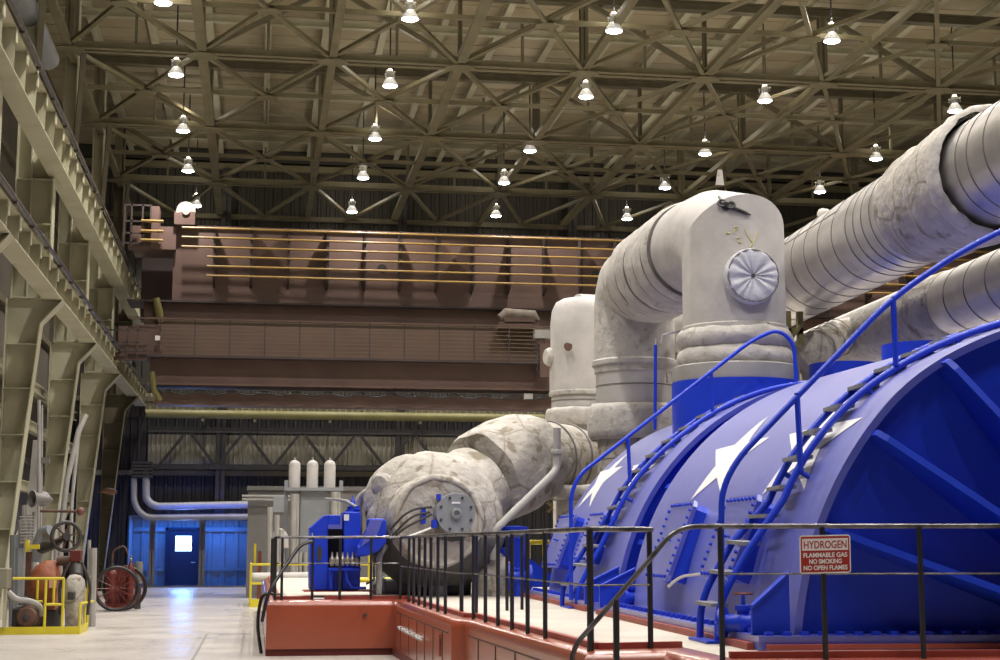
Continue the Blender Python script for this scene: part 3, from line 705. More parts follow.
# ================================================================== turbine casings
LCc, ZCc, RC = 7.9, .75, 3.57
ZF = D+.12
def CP(s, a, off=0):
    k = min(1, max(0, (137-a)/30)); off -= .14*k*k*(3-2*k)*max(0, 1-(s-13.75)/8)
    a = radians(a); return TF(LCc+(RC+off)*cos(a), s, ZCc+(RC+off)*sin(a))
def onS(u, v, s):
    d = ray(u, v); k = s/(d.x*sin(TH)+d.y*cos(TH)); return V((0, 0, EYE))+d*k
def arc_shell(s0, s1, off, th, a0=175.0, a1=5.0, n=72, ns=10):
    mb = MB(); ss = [s0+(s1-s0)*i/ns for i in range(ns+1)]; aa = [a0+(a1-a0)*k/n for k in range(n+1)]
    vs = [CP(s, a, off) for s in ss for a in aa]+[CP(s, a, off-th) for s in ss for a in aa]; N = (n+1)*(ns+1); fs = []
    for i in range(ns):
        for k in range(n):
            b = i*(n+1)+k; fs.append((b, b+1, b+n+2, b+n+1)); fs.append((N+b, N+b+n+1, N+b+n+2, N+b+1))
    for k in range(n):
        fs.append((k, N+k, N+k+1, k+1)); b = ns*(n+1)+k; fs.append((b, b+1, N+b+1, N+b))
    for i in range(ns):
        for k in (0, n): b = i*(n+1)+k; fs.append((b, b+n+1, N+b+n+1, N+b))
    return mb.add(vs, fs)
def hatch(par, s0, s1, a0, a1, bolts=True, th=.19):
    am, sm = (a0+a1)/2, (s0+s1)/2
    c = CP(sm, am, -.02); n = (CP(sm, am, 1)-CP(sm, am, 0)).normalized(); t = AX.cross(n).normalized(); hw = (s1-s0)/2; hh = RC*radians(a1-a0)/2
    if t.z < 0: t = -t
    ch = .07
    def poly(w, h, o, tl=0):
        return [c+AX*x+t*y+n*(o-tl*y) for x, y in ((-w+ch, -h), (w-ch, -h), (w, -h+ch), (w, h-ch), (w-ch, h), (-w+ch, h), (-w, h-ch), (-w, -h+ch))]
    TL = .05
    a_, b_ = poly(hw-.03, hh-.03, -.05), poly(hw-.03, hh-.03, th-.03, TL)
    h = MB().add(a_+b_, [tuple(range(8))[::-1], tuple(range(8, 16))]+[(i, (i+1) % 8, (i+1) % 8+8, i+8) for i in range(8)]).build('shaded_hatch_side', BLUE, par, smooth=0)  # hatch sides in deeper blue, their shade put into the colour
    h = MB().prism(poly(hw, hh, th-.03, TL), n*.05).build('hatch_cover', BLUEC, par, smooth=0)
    ps = []
    for k in range(8): x = -hw+.1+(2*hw-.2)*k/7; ps += [(x, hh-.045), (x, -hh+.045)]
    for k in range(9): y = -hh+.12+(2*hh-.24)*k/8; ps += [(hw-.045, y), (-hw+.045, y)]
    for x, y in ps: q = c+AX*x+t*y+n*(th+.02-TL*y); MB().cyl(q, q+n*.03, .02, n=6).build('bolt', BLUE, h, smooth=0)
    q = c+n*(th+.02); m = MB(); m.tube(fillet([q-AX*.06, q-AX*.06+n*.08, q+AX*.06+n*.08, q+AX*.06], .03), .014, 6); m.build('lifting_handle', BLUE, h)
def star(par, s, a, hs, ha, tilt=0.0):
    # five-pointed star wrapped on the skin; hs half-width along s, ha half-height in degrees
    out = []
    for k in range(10):
        r = 1 if k % 2 == 0 else .40
        an = pi/2+k*pi/5+tilt; out.append((r*cos(an), r*sin(an)))
    N = 6; mb = MB(); vs = [(0, 0)]; 
    rings = [[(x*i/N, y*i/N) for x, y in sub] for i in range(1, N+1) for sub in [[(out[k][0]+(out[(k+1) % 10][0]-out[k][0])*j/4, out[k][1]+(out[(k+1) % 10][1]-out[k][1])*j/4) for k in range(10) for j in range(4)]]]
    m = 40
    P2 = [(0, 0)]+[p for r in rings for p in r]
    top = [CP(s-x*hs, a-y*ha, .006) for x, y in P2]
    fs = [(0, 1+k, 1+(k+1) % m) for k in range(m)]
    for i in range(N-1):
        for k in range(m): b = 1+i*m; fs.append((b+k, b+m+k, b+m+(k+1) % m, b+(k+1) % m))
    mb.add(top, fs); mb.build('white_star', WHITE, par)
def gusset_plate(par, s, l0, l1, z1, th=.05, lip=True):
    m = MB(); m.prism([TF(l0, s, D+.1), TF(l1, s, D+.1), TF(l1, s, z1), TF(l0, s, D+.38)], AX*th)
    if lip: m.obox((TF(l0, s, D+.38)+TF(l1, s, z1))/2+AX*th/2, (TF(l1, s, z1)-TF(l0, s, D+.38))/2, AX*.06, V((0, 0, .012)))
    m.build('gusset_plate', BLUE, par, smooth=0)
LB = 3.95
def casing(s0, s1, label, hatches, stars, front):
    c = thing('turbine_casing', TF(LCc, (s0+s1)/2, D), label, 'turbine casing', 'blue turbine casings with white stars')
    sk = arc_shell(s0, s1, 0, .07).build('casing_skin', BLUEC, c, smooth=30)
    # base flange along the visible left side and the front
    m = MB(); m.obox(TF((LB+4.5)/2, (s0+s1)/2, (D+ZF)/2+.01), LX*(4.5-LB)/2, AX*((s1-s0)/2+.05), V((0, 0, (ZF-D)/2))); m.build('base_flange', BLUEC, c, smooth=0)
    n = int((s1-s0)/.24)
    for k in range(n): q = TF(LB+.12, s0+.15+k*.24, ZF+.01); MB().cyl(q, q+UZ*.045, .045, n=6).build('flange_bolt', BLUE, c, smooth=0)
    for s_ in ((s1-.3,) if front else (s0+.25, s1-.3)):
        aa = [175-170*k/60 for k in range(61)]; vs = [CP(s_, a, -.05) for a in aa]; MB().add(vs+[v+AX*.05 for v in vs], [tuple(range(61)), tuple(range(61, 122))[::-1]]).build('rear_plate' if s_ > s0+1 else 'front_plate', BLUE, c, smooth=0)
    m = MB(); m.obox(TF(LB-.04, (s0+s1)/2, D+.035), LX*.03, AX*((s1-s0)/2+.1), V((0, 0, .035))); m.build('kerb_strip', KERB, c, smooth=0)
    for h in hatches: hatch(c, *h)
    for s in stars: star(sk, *s)
    return c
c1 = casing(13.75, 20.95, 'front blue turbine casing with two white stars and a ribbed end facing the camera', [(17.95, 19.12, 153.6, 169.6), (15.3, 16.5, 153.8, 168.5)], [(18.4, 142.4, 1.25, 11.6), (15.25, 143.0, 1.2, 11.6)], True)
c2 = casing(21.95, 28.2, 'rear blue turbine casing behind the dark gap, carrying a thick grey riser', [(26.3, 27.95, 153.3, 169), (23.6, 24.8, 153.6, 167)], [(27.2, 140, 1.1, 12.5), (24.0, 141.0, 1.1, 12)], False)
# front end plate with radial ribs
s0 = 13.75
m = MB(); aa = [175-170*k/60 for k in range(61)]
vs = [CP(s0+.16, a, -.05) for a in aa]; m.add(vs+[v+AX*.06 for v in vs], [tuple(range(61)), tuple(range(61, 122))[::-1]]); m.build('end_plate', BLUE, c1, smooth=0)
for a in (158.5, 142.0, 126.0, 110.0, 94.0, 78, 62):
    r0, r1 = RC-.06, .6
    d = V((cos(radians(a)), 0, sin(radians(a))))
    def RP(r, s): return TF(LCc+r*cos(radians(a)), s, ZCc+r*sin(radians(a)))
    tn = (LX*-sin(radians(a))+UZ*cos(radians(a)))*.03
    MB().prism([RP(r0, s0+.18)-tn, RP(r0-.02, s0-.1)-tn, RP(r0-.12, s0-.16)-tn, RP(r1, s0-1.1)-tn, RP(r1, s0+.18)-tn], tn*2).build('radial_rib', BLUE, c1, smooth=0)
m = MB(); m.lathe([(.0, -1.15), (.62, -1.12), (.66, -.6), (.66, .18)], TF(LCc, s0, ZCc+.35), AX, 32); m.build('bearing_hub', BLUE, c1)
m = MB(); m.obox(TF(LCc, s0-.06, D+.07), LX*(LCc-LB), AX*.17, V((0, 0, .06))); m.build('front_flange', BLUEC, c1, smooth=0)
for k in range(30): q = TF(LB+.12+k*.165, s0-.13, D+.13); MB().obox(q+UZ*.015, LX*.035, AX*.035, UZ*.018).build('front_flange_bolt', BLUE, c1, smooth=0)
m = MB(); m.obox(TF(LCc-.9, s0-.3, D+.04), LX*3.0, AX*.03, V((0, 0, .022))); m.build('front_kerb', KERB, c1, smooth=0)
m = MB(); m.obox(TF(6.75, s0-.32, D+.06), LX*.5, AX*.05, V((0, 0, .06))); m.build('front_pad', BLUE, c1, smooth=0)
gusset_plate(c1, 13.78, LB+.02, 4.32, D+.68)
gusset_plate(c1, 20.85, LB-.05, 4.4, D+.62)
gusset_plate(c2, 22.0, LB-.05, 4.4, D+.62)
# barrel in the gap between the casings
gb = thing('gap_barrel', TF(LCc, 21.8, D), 'dark blue recessed barrel in the gap between the two turbine casings', 'barrel')
arc_shell(20.8, 22.1, -.75, .06, n=60, ns=2).build('barrel_skin', BLUE, gb, smooth=30)
for a in (160, 145, 131, 119, 108): 
    m = MB(); q = CP(21.78, a, -.16); n_ = (CP(21.78, a, 1)-CP(21.78, a, 0)).normalized(); t_ = AX.cross(n_); m.obox(CP(21.45, a, -.16), AX*.48, t_*.035, n_*.03); m.build('tie_bar', BLUE, gb, smooth=0)
# blue collars on the casings
def collar(label, c, r, z0, z1, par=None, pad=True):
    t = thing('blue_collar', V((c.x, c.y, z0)), label, 'collar', 'blue pipe collars on the casings')
    MB().lathe([(r-.06, z0), (r, z0), (r, z1), (r-.08, z1)], (c.x, c.y, 0), UZ, 40).build('collar_shell', BLUE, t)
    MB().lathe([(r+.01, z0+.12), (r+.025, z0+.13), (r+.025, z0+.16), (r+.01, z0+.17)], (c.x, c.y, 0), UZ, 40, cap=False).build('weld_band', BLUE, t)
    return t
TC = TF(6.88, 24.55, 0)
collar('large blue collar on the rear casing under the grey elbow with the canvas disc', TC, 1.04, 2.9, 4.50)
cA = P(844, 365, 24.2); collar('small round blue collar behind the crown of the front casing', V((cA.x, cA.y, 0)), .57, 3.9, 4.83)
cB = P(922, 340, 19.6); collar('short blue collar on the crown of the front casing, under the lower jacketed pipe', V((cB.x, cB.y, 0)), .54, 3.9, 4.55)
# ------------------------------------------------------------------ ladders
def ladder(label, sn, sf, a1, hr, posts, hs, low, astart):
    t = thing('casing_ladder', CP(sn, 176, .2), label, 'ladder', 'blue ladders on the casings')
    def off(a): k = min(1, max(0, (150-a)/25)); return .13-.08*k*k*(3-2*k)
    rails = []
    for s_, lw in ((sn, low[0]), (sf, low[1])):
        pts = fillet([onS(u, v, s_) for u, v in lw], .3, 5)
        pts += [CP(s_, a, off(a)) for a in [astart-(astart-a1)*k/40 for k in range(41)]]
        MB().tube(pts, .037, 10).build('side_rail', BLUE, t); rails.append(pts)
    def at(pts, d):
        for p, q in zip(pts, pts[1:]):
            L = (q-p).length
            if d <= L: return p+(q-p)*(d/L), (q-p).normalized()
            d -= L
        return None, None
    Ls = [sum((q-p).length for p, q in zip(r, r[1:])) for r in rails]
    k = 1
    while k*.335 < Ls[0]*.8:
        f_ = k*.335/Ls[0]
        (p, dp), (q, _) = at(rails[0], f_*Ls[0]), at(rails[1], f_*Ls[1])
        hx = (LX*(1-abs(dp.z)*.0)).normalized()
        MB().obox((p+q)/2, LX*.085, (q-p)/2*.9, UZ*.018).build('tread', TREAD, t, smooth=0); k += 1
    for k in range(3):
        a = 150-k*17
        if a < a1: break
        for s in (sn, sf): MB().tube([CP(s, a, off(a)), CP(s, a, -.02)], .028, 8).build('stand_off', BLUE, t)
    m = MB(); q = rails[0][0]; m.obox(V((q.x, q.y, D+.02))+AX*(sf-sn)/2, LX*.14, AX*(abs(sf-sn)/2+.12), UZ*.012); m.build('foot_plate', BLUE, t, smooth=0)
    pts = [onS(u, v, hs) for u, v in hr]
    MB().tube(fillet(pts, .35), .031, 10).build('handrail', BLUE, t)
    for (u, v), (u2, v2) in posts: MB().tube([onS(u, v, hs), onS(u2, v2, hs-.0)], .03, 8).build('handrail_post', BLUE, t)
ladder('long blue ladder with grey treads climbing the front casing', 14.62, 15.1, 80, [(721, 612), (721.5, 490), (738, 458), (893, 297), (960, 252), (1003, 230), (1060, 205)], [((797, 393), (801, 472)), ((893, 297), (896, 366))], 14.6, ([(718, 641), (718.5, 612), (725, 592), (748, 551)], [(700, 637), (700.5, 610), (707, 588), (732, 543)]), 155)
ladder('blue ladder with grey treads climbing the rear casing', 22.95, 23.55, 90, [(571, 600), (571, 493), (580, 474), (752, 340), (778, 329), (794, 343), (796.5, 386)], [((628, 438), (630, 482)), ((711, 371.5), (712.5, 414))], 22.95, ([(577, 609), (577.5, 592), (584, 577), (600, 548)], [(562, 606), (562.5, 590), (569, 574), (586, 547)]), 155)
# ------------------------------------------------------------------ base valves
def valve(label, c, ax, wheel, r=.17):
    t = thing('flanged_valve', V((c.x, c.y, D)), label, 'valve', 'blue flanged valves at the casing feet')
    ax = V(ax).normalized()
    MB().lathe([(.0, -.22), (r, -.22), (r, -.17), (r*.55, -.16), (r*.6, -.05), (r*.75, 0), (r*.6, .05), (r*.55, .16), (r, .17), (r, .22), (0, .22)], c, ax, 18).build('valve_body', BLUE, t)
    for s in (-.24, .2):
        for k in range(6):
            x, y, d = frame(ax); q = c+(x*cos(k*pi/3)+y*sin(k*pi/3))*r*.8+ax*s; MB().cyl(q, q+ax*.04, .02, n=6).build('flange_bolt', BLUE, t, smooth=0)
    MB().lathe([(r*.4, 0), (r*.4, .11), (r*.55, .12), (r*.55, .16), (.022, .17), (.016, .27)], c, UZ, 12).build('bonnet', BLUE, t)
    MB().tube([c, V((c.x, c.y, D))], r*.5, 10).build('drain_leg', BLUE, t)
    if wheel:
        m = MB(); m.ring(c+UZ*.27, UZ, .085, .012, 16, 6).bar(c+UZ*.27-V((.08, 0, 0)), c+UZ*.27+V((.08, 0, 0)), .012, .012).bar(c+UZ*.27-V((0, .08, 0)), c+UZ*.27+V((0, .08, 0)), .012, .012); m.build('handwheel', RED, t)
p = PZ(744, 646, D); p.z = D+.21; valve('blue flanged valve with a red handwheel at the near foot of the front casing', p, LX+AX*-.6, True, .145)
for (u, v), lb in (((591, 608), 'leftmost of the three at the foot of the gap'), ((611, 611), 'middle of the three at the foot of the gap'), ((633, 615), 'rightmost of the three at the foot of the gap')):
    p = PZ(u, v, D); p.z = D+.22; valve('blue flanged valve, '+lb, p, -LX+AX*-.5, False, .15)
p = TF(LB-.1, 28.6, D+.35); valve('blue flanged valve at the far foot of the rear casing', p, -LX, False, .24)
# blue pump column beyond the rear casing
t = thing('oil_pump', P(520, 585, 29.3), 'blue pump column standing just beyond the rear casing behind the railing', 'pump')
p = P(514, 560, 29.3); b = V((p.x, p.y, D))
MB().lathe([(.3, 0), (.3, .08), (.22, .1), (.22, 1.15), (.28, 1.18), (.28, 1.28), (.1, 1.3)], b, UZ, 18).build('body', BLUE, t)
MB().box(b+V((-.55, -.25, 0)), b+V((-.2, .2, .9))).build('motor_box', BLUE, t, smooth=0)
MB().box(b+V((-.12, -.3, .5)), b+V((.14, -.2, 1.0))).build('terminal_box', BLUE, t, smooth=0)
m = MB(); m.prism([b+V((.2, -.1, .15)), b+V((.75, -.1, .15)), b+V((.75, -.1, .35)), b+V((.2, -.1, .75))], (0, .06, 0)); m.build('bracket', BLUE, t, smooth=0)
# ================================================================== big pipes
ZT = EYE+4.75
def mitre(path, r, n=48, cap=True):
    """cylinder pieces joined at mitre planes"""
    mb = MB(); N = len(path); vs = []
    d0 = (path[1]-path[0]).normalized(); x, y, _ = frame(d0)
    base = [x*cos(2*pi*k/n)+y*sin(2*pi*k/n) for k in range(n)]
    cur = base; prev = d0
    for i in range(N):
        if i == 0: vs += [path[0]+b*r for b in cur]
        else:
            d = (path[i]-path[i-1]).normalized()
            dn = (path[i+1]-path[i]).normalized() if i < N-1 else d
            nrm = (d+dn).normalized()
            for b in cur:
                o = b*r; t = -o.dot(nrm)/d.dot(nrm); vs.append(path[i]+o+d*t)
            q = d.rotation_difference(dn); cur = [q @ b for b in cur]
    fs = []
    for i in range(N-1):
        for k in range(n): fs.append((i*n+k, i*n+(k+1) % n, (i+1)*n+(k+1) % n, (i+1)*n+k))
    if cap: fs += [tuple(range(n))[::-1], tuple(range((N-1)*n, N*n))]
    return mb.add(vs, fs)
def quilt(c, ax, r, ln, lobes, th, m, parent, name='quilted_band', n=64, lumps=.02, sc=4, pw=.6):
    prof = [(r-.03, 0)]
    for i in range(lobes):
        for k in range(9):
            t = k/8; prof.append((r+th*sin(pi*t)**pw if 0 < t < 1 else r+.005, ln*(i+t)/lobes))
    prof.append((r-.03, ln))
    mb = MB().lathe(prof, c, ax, n, cap=False); mb.lump(lumps, sc); return mb.build(name, m, parent, smooth=60)
def strap_seams(par, c, ax, r, hs, m, w=.012, name='seam_strap', th=.008):
    for h in hs: MB().lathe([(r, h-w), (r+th, h-w), (r+th, h+w), (r, h+w)], c, ax, 48, cap=False).build(name, m, par)
SEAM = mat('dark_jacket_seam', (.16, .15, .14), None, 1, .6)
RR = .825
TD = V((-.019, 1, 0)).normalized()
t = thing('crossover_pipe', V((TC.x, TC.y, 4.5)), 'thick pale grey crossover pipe whose mitred front elbow carries a round canvas-covered disc', 'pipe')
tc = lambda z, s=0: V((TC.x, TC.y, 0))+TD*s+UZ*z
MB().lathe([(.9, 4.5), (1.02, 4.5), (1.03, 4.55), (1.03, 4.74), (1.0, 4.76), (.85, 4.76)], (TC.x, TC.y, 0), UZ, 48).build('flange_ring', PIPEG, t)
quilt(tc(4.74), UZ, .86, .62, 2, .09, CLOTHG, t, 'quilted_base', lumps=.025, sc=5)
s2 = 6.5
e = mitre([tc(5.34), tc(6.83), tc(7.06, .85), tc(7.12, 1.7), tc(7.12, 2.0)], RR+.015).build('front_elbow', CLOTH, t, smooth=18)
MB().lathe([(RR+.02, 5.3), (RR+.05, 5.32), (RR+.05, 5.4), (RR+.02, 5.42)], (TC.x, TC.y, 0), UZ, 48, cap=False).build('hem', CLOTHG, t)
# canvas disc
dn = (TD*-.97+LX*.0).normalized(); dc = tc(6.12)+dn*(RR-.06)
m = MB(); prof = [(.40, 0), (.44, .04), (.45, .16), (.43, .22), (.38, .245), (.25, .235), (.12, .23), (.05, .21), (.02, .2)]
m.lathe(prof, dc, dn, 64, cap=False)
x_, y_, _d = frame(dn)
for i, p in enumerate(m.v):
    q = p-dc; h = q.dot(dn); rr = (q-dn*h); rad = rr.length
    if h > .19 and .03 < rad < .43:
        an = atan2(rr.dot(y_), rr.dot(x_)); m.v[i] = p+dn*(.016*sin(an*13+sin(an*3)*2)*(1 if rad > .1 else .4))
dk_ = m.build('disc_cover', CANVAS, t, smooth=70)
m = MB(); m.ring(dc+dn*.225, dn, .415, .016, 48, 6); m.lump(.008, 22); m.build('gathered_hem', GREYD, dk_)
MB().cyl(dc+dn*.19, dc+dn*.235, .03, n=10).build('centre_knot', DARK, dk_)
# chalk scrawl
def stroke(par, pts, w=.011):
    m = MB(); m.tube(pts, w, 5); m.build('chalk_mark', CHALK, par)
def onv(u, v, r=RR+.02):           # point on the upright barrel under a view ray
    d = ray(u, v); o = V((-TC.x, -TC.y, 0)); a = d.x**2+d.y**2; b = 2*(o.x*d.x+o.y*d.y); c = o.x**2+o.y**2-r*r
    k = (-b-sqrt(max(b*b-4*a*c, 0)))/(2*a); return V((0, 0, EYE))+d*k
for pl_ in ([(726, 230), (726, 233.5), (730, 233)], [(734, 229), (734, 233)], [(734, 227), (738, 227), (736, 230)], [(737, 238), (740, 237), (738, 242), (742, 242)], [(745, 229), (748, 236), (753, 243), (750, 247)], [(758, 231), (755, 238), (751, 246)]):
    stroke(e, [onv(u, v) for u, v in pl_], .009)
# lifting lug and sling on top
def crown(s, a): return tc(7.12, s)+(LX*sin(a)+UZ*cos(a))*(RR+.03)
m = MB(); q = crown(.2, -.15); m.prism([q-LX*.07-UZ*.1, q+LX*.07-UZ*.1, q+LX*.04+UZ*.16, q-LX*.03+UZ*.16], TD*.03); m.build('lifting_lug', CLOTHG, t, smooth=0)
m = MB()
from mathutils.bvhtree import BVHTree
bvh = BVHTree.FromPolygons([v.co+WL[t] for v in e.data.vertices], [tuple(p.vertices) for p in e.data.polygons])
def onE(u, v):
    o = V((0, 0, EYE)); d = ray(u, v).normalized(); h = bvh.ray_cast(o, d)[0]
    return (h if h is not None else P(u, v, 23.9))-d*.03
m.tube([onE(*q) for q in ((719, 197), (722, 203), (728, 206), (736, 209), (744, 212), (751, 215))], [.02, .035, .04, .03, .03, .01], 6)
for k, (u, v) in enumerate(((722, 203), (726, 206), (731, 205))): m.ring(onE(u, v), (.3, 1, .4 if k % 2 else -.4), .06, .02, 12, 6)
m.build('sling_chain', DARK, t)
# horizontal run
h0, h1 = 1.9, 6.35
MB().cyl(tc(7.12, 1.9), tc(7.12, h1-.2), RR-.01, n=48).build('run_jacket', CLOTH, t)
for a, ln, lo in ((2.15, .42, 1), (2.62, 1.15, 2), (3.85, 1.3, 2)):
    quilt(tc(7.12, a), TD, RR+.01, ln, lo, .085, CLOTHG, t, lumps=.02, sc=4, pw=.4)
    for q_ in [a+ln*i/lo for i in range(lo+1)]: strap_seams(t, tc(7.12, 0), TD, RR+.0, (q_,), SEAM, .022, 'band_seam', .05)
# rear elbow and riser
e2 = tc(0, h1)
MB().tube(fillet([tc(7.12, h1-1.3), tc(7.12, h1), tc(5.35, h1)], .85, 9), RR, 40).build('rear_elbow', CLOTHG, t, smooth=60)
mm = MB().lathe([(RR+.0, 5.62), (RR+.05, 5.58), (RR+.05, 5.5), (RR, 5.46)], (e2.x, e2.y, 0), UZ, 40, cap=False); mm.build('jacket_hem', CLOTHG, t)
sh = MB().cyl((e2.x, e2.y, 4.6), (e2.x, e2.y, 5.6), RR-.03, n=48).build('bright_sleeve', SHINY, t)
strap_seams(t, V((e2.x, e2.y, 0)), UZ, RR-.03, (5.08,), SEAM)
m = MB(); q = P(664, 378, e2.y-.62); m.box(q-V((.05, 0, .1)), q+V((.07, .3, .1))); m.build('sleeve_tag', RUST, t, smooth=0)
quilt(V((e2.x, e2.y, 3.98)), UZ, RR+.06, .72, 1, .10, CLOTHG, t, 'flange_blanket', lumps=.025, sc=3, pw=.22)
MB().cyl((e2.x, e2.y, 1.0), (e2.x, e2.y, 4.1), RR-.05, n=40).build('lower_riser', LAG, t)
strap_seams(t, V((e2.x, e2.y, 0)), UZ, RR-.05, (2.2, 2.9, 3.6), SEAM)
# third riser with domed head
yk = 37.2; q = P(578.5, 380, yk); r3 = .70
t = thing('domed_riser', V((q.x, q.y, 0)), 'pale grey insulated riser with a rounded head, leftmost of the grey pipes over the casings', 'pipe')
zz = lambda v: EYE+(546-v)*yk/F*1.005
m = MB().lathe([(r3, zz(395)), (r3+.01, zz(372)), (r3, zz(345)), (r3*.99, zz(322)), (r3*.92, zz(308)), (r3*.78, zz(299)), (r3*.55, zz(295)), (.2, zz(293.5)), (.01, zz(293))], (q.x, q.y, 0), UZ, 44); m.lump(.03, 1.6); m.build('rounded_head', CLOTH, t, smooth=60)
MB().tube([V((q.x, q.y+.1, zz(315))), V((q.x+1.6, q.y+.4, zz(315)))], r3*.9, 30).build('side_branch', CLOTH, t)
MB().lathe([(r3+.02, zz(395)), (r3+.03, zz(394)), (r3+.03, zz(391)), (r3, zz(390))], (q.x, q.y, 0), UZ, 44, cap=False).build('jacket_hem', CLOTHG, t)
MB().cyl((q.x, q.y, zz(412)), (q.x, q.y, zz(393)), r3-.03, n=44).build('pale_sleeve', CLOTH, t)
strap_seams(t, V((q.x, q.y, 0)), UZ, r3-.03, (zz(400.5),), SEAM)
quilt(V((q.x, q.y, zz(426))), UZ, r3+.05, zz(408)-zz(426), 1, .07, CLOTHG, t, 'flange_blanket', lumps=.02, sc=3, pw=.22)
MB().cyl((q.x, q.y, 1), (q.x, q.y, zz(424)), r3-.06, n=40).build('lower_riser', CLOTHG, t)
m = MB(); a = P(547, 357, yk); m.lathe([(.22, 0), (.24, .1), (.18, .2)], (a.x+.15, a.y, a.z), (-1, -.2, 0), 16); m.build('side_cap', CLOTHG, t)
m = MB(); a = P(568, 347, yk-r3); m.cyl(a, a+V((0, -.08, 0)), .1, n=10); m.lump(.03, 9); m.build('tape_patch', RUST, t)
# blue vent pole near the risers
t = thing('vent_pole', P(655, 425, 26.5), 'thin blue pole with a hooked pale wire beside the bright sleeved riser', 'pole')
MB().tube([P(655, 430, 26.5), P(655.5, 345, 26.5)], .03, 8).build('pole', BLUE, t)
MB().tube([P(655.5, 346, 26.5), P(656, 339, 26.5), P(661, 343, 26.5), P(663, 335, 26.5), P(672, 333, 26.4), P(680, 331, 26.4)], .02, 6).build('hooked_wire', CLOTH, t)
# ------------------------------------------------------------------ upper right crossover
lR, zR, rR = 9.0, EYE+4.95, .76
def RT_(s, dz=0): return TF(lR, s, zR+dz)
t = thing('jacketed_pipe', RT_(18), 'huge metal-jacketed pipe coming towards the camera at upper right', 'pipe')
MB().cyl(RT_(21.4), RT_(35), rR, n=64).build('far_jacket', FOIL, t)
MB().cyl(RT_(9), RT_(19.4), rR+.0, n=64).build('near_jacket', FOIL, t)
strap_seams(t, RT_(0), AX, rR, (21.9, 22.25, 22.6, 22.95, 23.6, 24.3, 25.0, 25.7, 26.4, 27.1, 27.8), SEAM, .007)
strap_seams(t, RT_(0), AX, rR, (18.75, 18.4, 17.9, 16.9, 15.6), SEAM, .009)
m = MB()
for k in range(13):
    s = 24.0+k*.9; m.obox(RT_(s)+(LX*-.86+UZ*.5).normalized()*(rR+.004), AX*.45, (LX*.5+UZ*.86)*.01, (LX*-.86+UZ*.5)*.004)
m.build('lap_joint', SEAM, t, smooth=0)
quilt(RT_(20.35), AX, rR+.04, 1.25, 1, .06, LAG, t, 'lagging_band', lumps=.03, sc=4)
quilt(RT_(19.35), AX, rR+.07, 1.05, 1, .07, LAG, t, 'lagging_band', lumps=.025, sc=4)
quilt(RT_(19.1), AX, rR+.10, .34, 1, .07, CLOTHG, t, 'rope_ring', lumps=.03, sc=9)
m = MB(); q = TF(lR-.2, 25.6, zR+rR+.02); m.ball(q, .12, 10).lump(.05, 6); m.build('top_stub', CLOTHG, t)
# lower pipe behind
lR2, zR2, rR2 = 10.6, EYE+3.98, .56
def R2(s): return TF(lR2, s, zR2)
t = thing('jacketed_pipe', R2(18), 'lower metal-jacketed pipe running behind the blue collars at right', 'pipe')
MB().cyl(R2(9), R2(25.2), rR2, n=48).build('jacket', FOIL, t)
strap_seams(t, R2(0), AX, rR2, [12.6+k*.78 for k in range(16)], SEAM, .009)
quilt(R2(24.2), AX, rR2, 1.5, 1, .04, LAG, t, 'lagging_band', lumps=.03, sc=4)
MB().cyl(R2(25.6), R2(33), rR2+.02, n=40).build('far_jacket', CLOTHG, t)
t = thing('pipe_support', P(790, 330, 26.5), 'dull yellow pipe support frame behind the quilted base of the front elbow', 'support')
m = MB(); a = P(786, 322, 26.2); b = P(804, 345, 26.2); m.box((a.x, a.y, b.z), (a.x+.1, a.y+.1, a.z+.2)).box((b.x-.1, a.y, b.z), (b.x, a.y+.1, a.z+.2)).box((a.x, a.y, b.z+.2), (b.x, a.y+.1, b.z+.3)).bar((a.x, a.y, b.z), (b.x, a.y, a.z), .06, .06)
m.box((a.x-.1, a.y+.2, 3.5), (a.x+.1, a.y+.4, b.z+.1)).build('frame', OLIVEP, t, smooth=0)
# grey lagged hump behind the elbow at right
t = thing('lagged_elbow', P(815, 335, 27.3), 'small grey lagged elbow between the front elbow and the blue collar', 'pipe')
m = MB(); m.tube(fillet([P(798, 362, 27.3), P(816, 349, 27.3), P(840, 337, 27.6), P(870, 330, 28.5)], .6), .34, 24); m.lump(.03, 4); m.build('lagging', LAG, t, smooth=60)
q = P(812, 352, 27.4); MB().cyl((q.x, q.y, 3.6), (q.x, q.y, q.z), .2, n=14).build('stub_foot', LAG, t)
strap_seams(t, P(827, 343, 27.4), (P(840, 337, 27.6)-P(816, 349, 27.3)).normalized(), .35, (-.2, .1, .35), SEAM, .02)
# ================================================================== lagged valve body and its bend
def spot(u, v, Y, r): return P(u, v, Y), r*Y/F
t = thing('lagged_valve', P(440, 594, 29.2), 'big rough grey lagged valve behind the railing with a bolted disc on its face', 'valve')
c0 = P(434, 519, 29.3); R0 = 67*29.3/F
m = MB(); m.ball(c0, R0, 48, (1, 1, 1)); m.lump(.09, 1.3); m.lump(.03, 5); m.build('body', LAG, t, smooth=60)
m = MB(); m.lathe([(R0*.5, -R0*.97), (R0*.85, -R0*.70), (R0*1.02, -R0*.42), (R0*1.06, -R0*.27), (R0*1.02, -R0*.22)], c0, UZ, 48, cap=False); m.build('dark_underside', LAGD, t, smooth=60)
# mantle stretching left
b0, r0 = spot(408, 504, 29.4, 44)
m = MB(); m.ball(b0, r0, 36, (1, .9, 1.1)); m.lump(.06, 1.6); m.lump(.02, 5); m.build('shoulder_lagging', LAG, t, smooth=60)
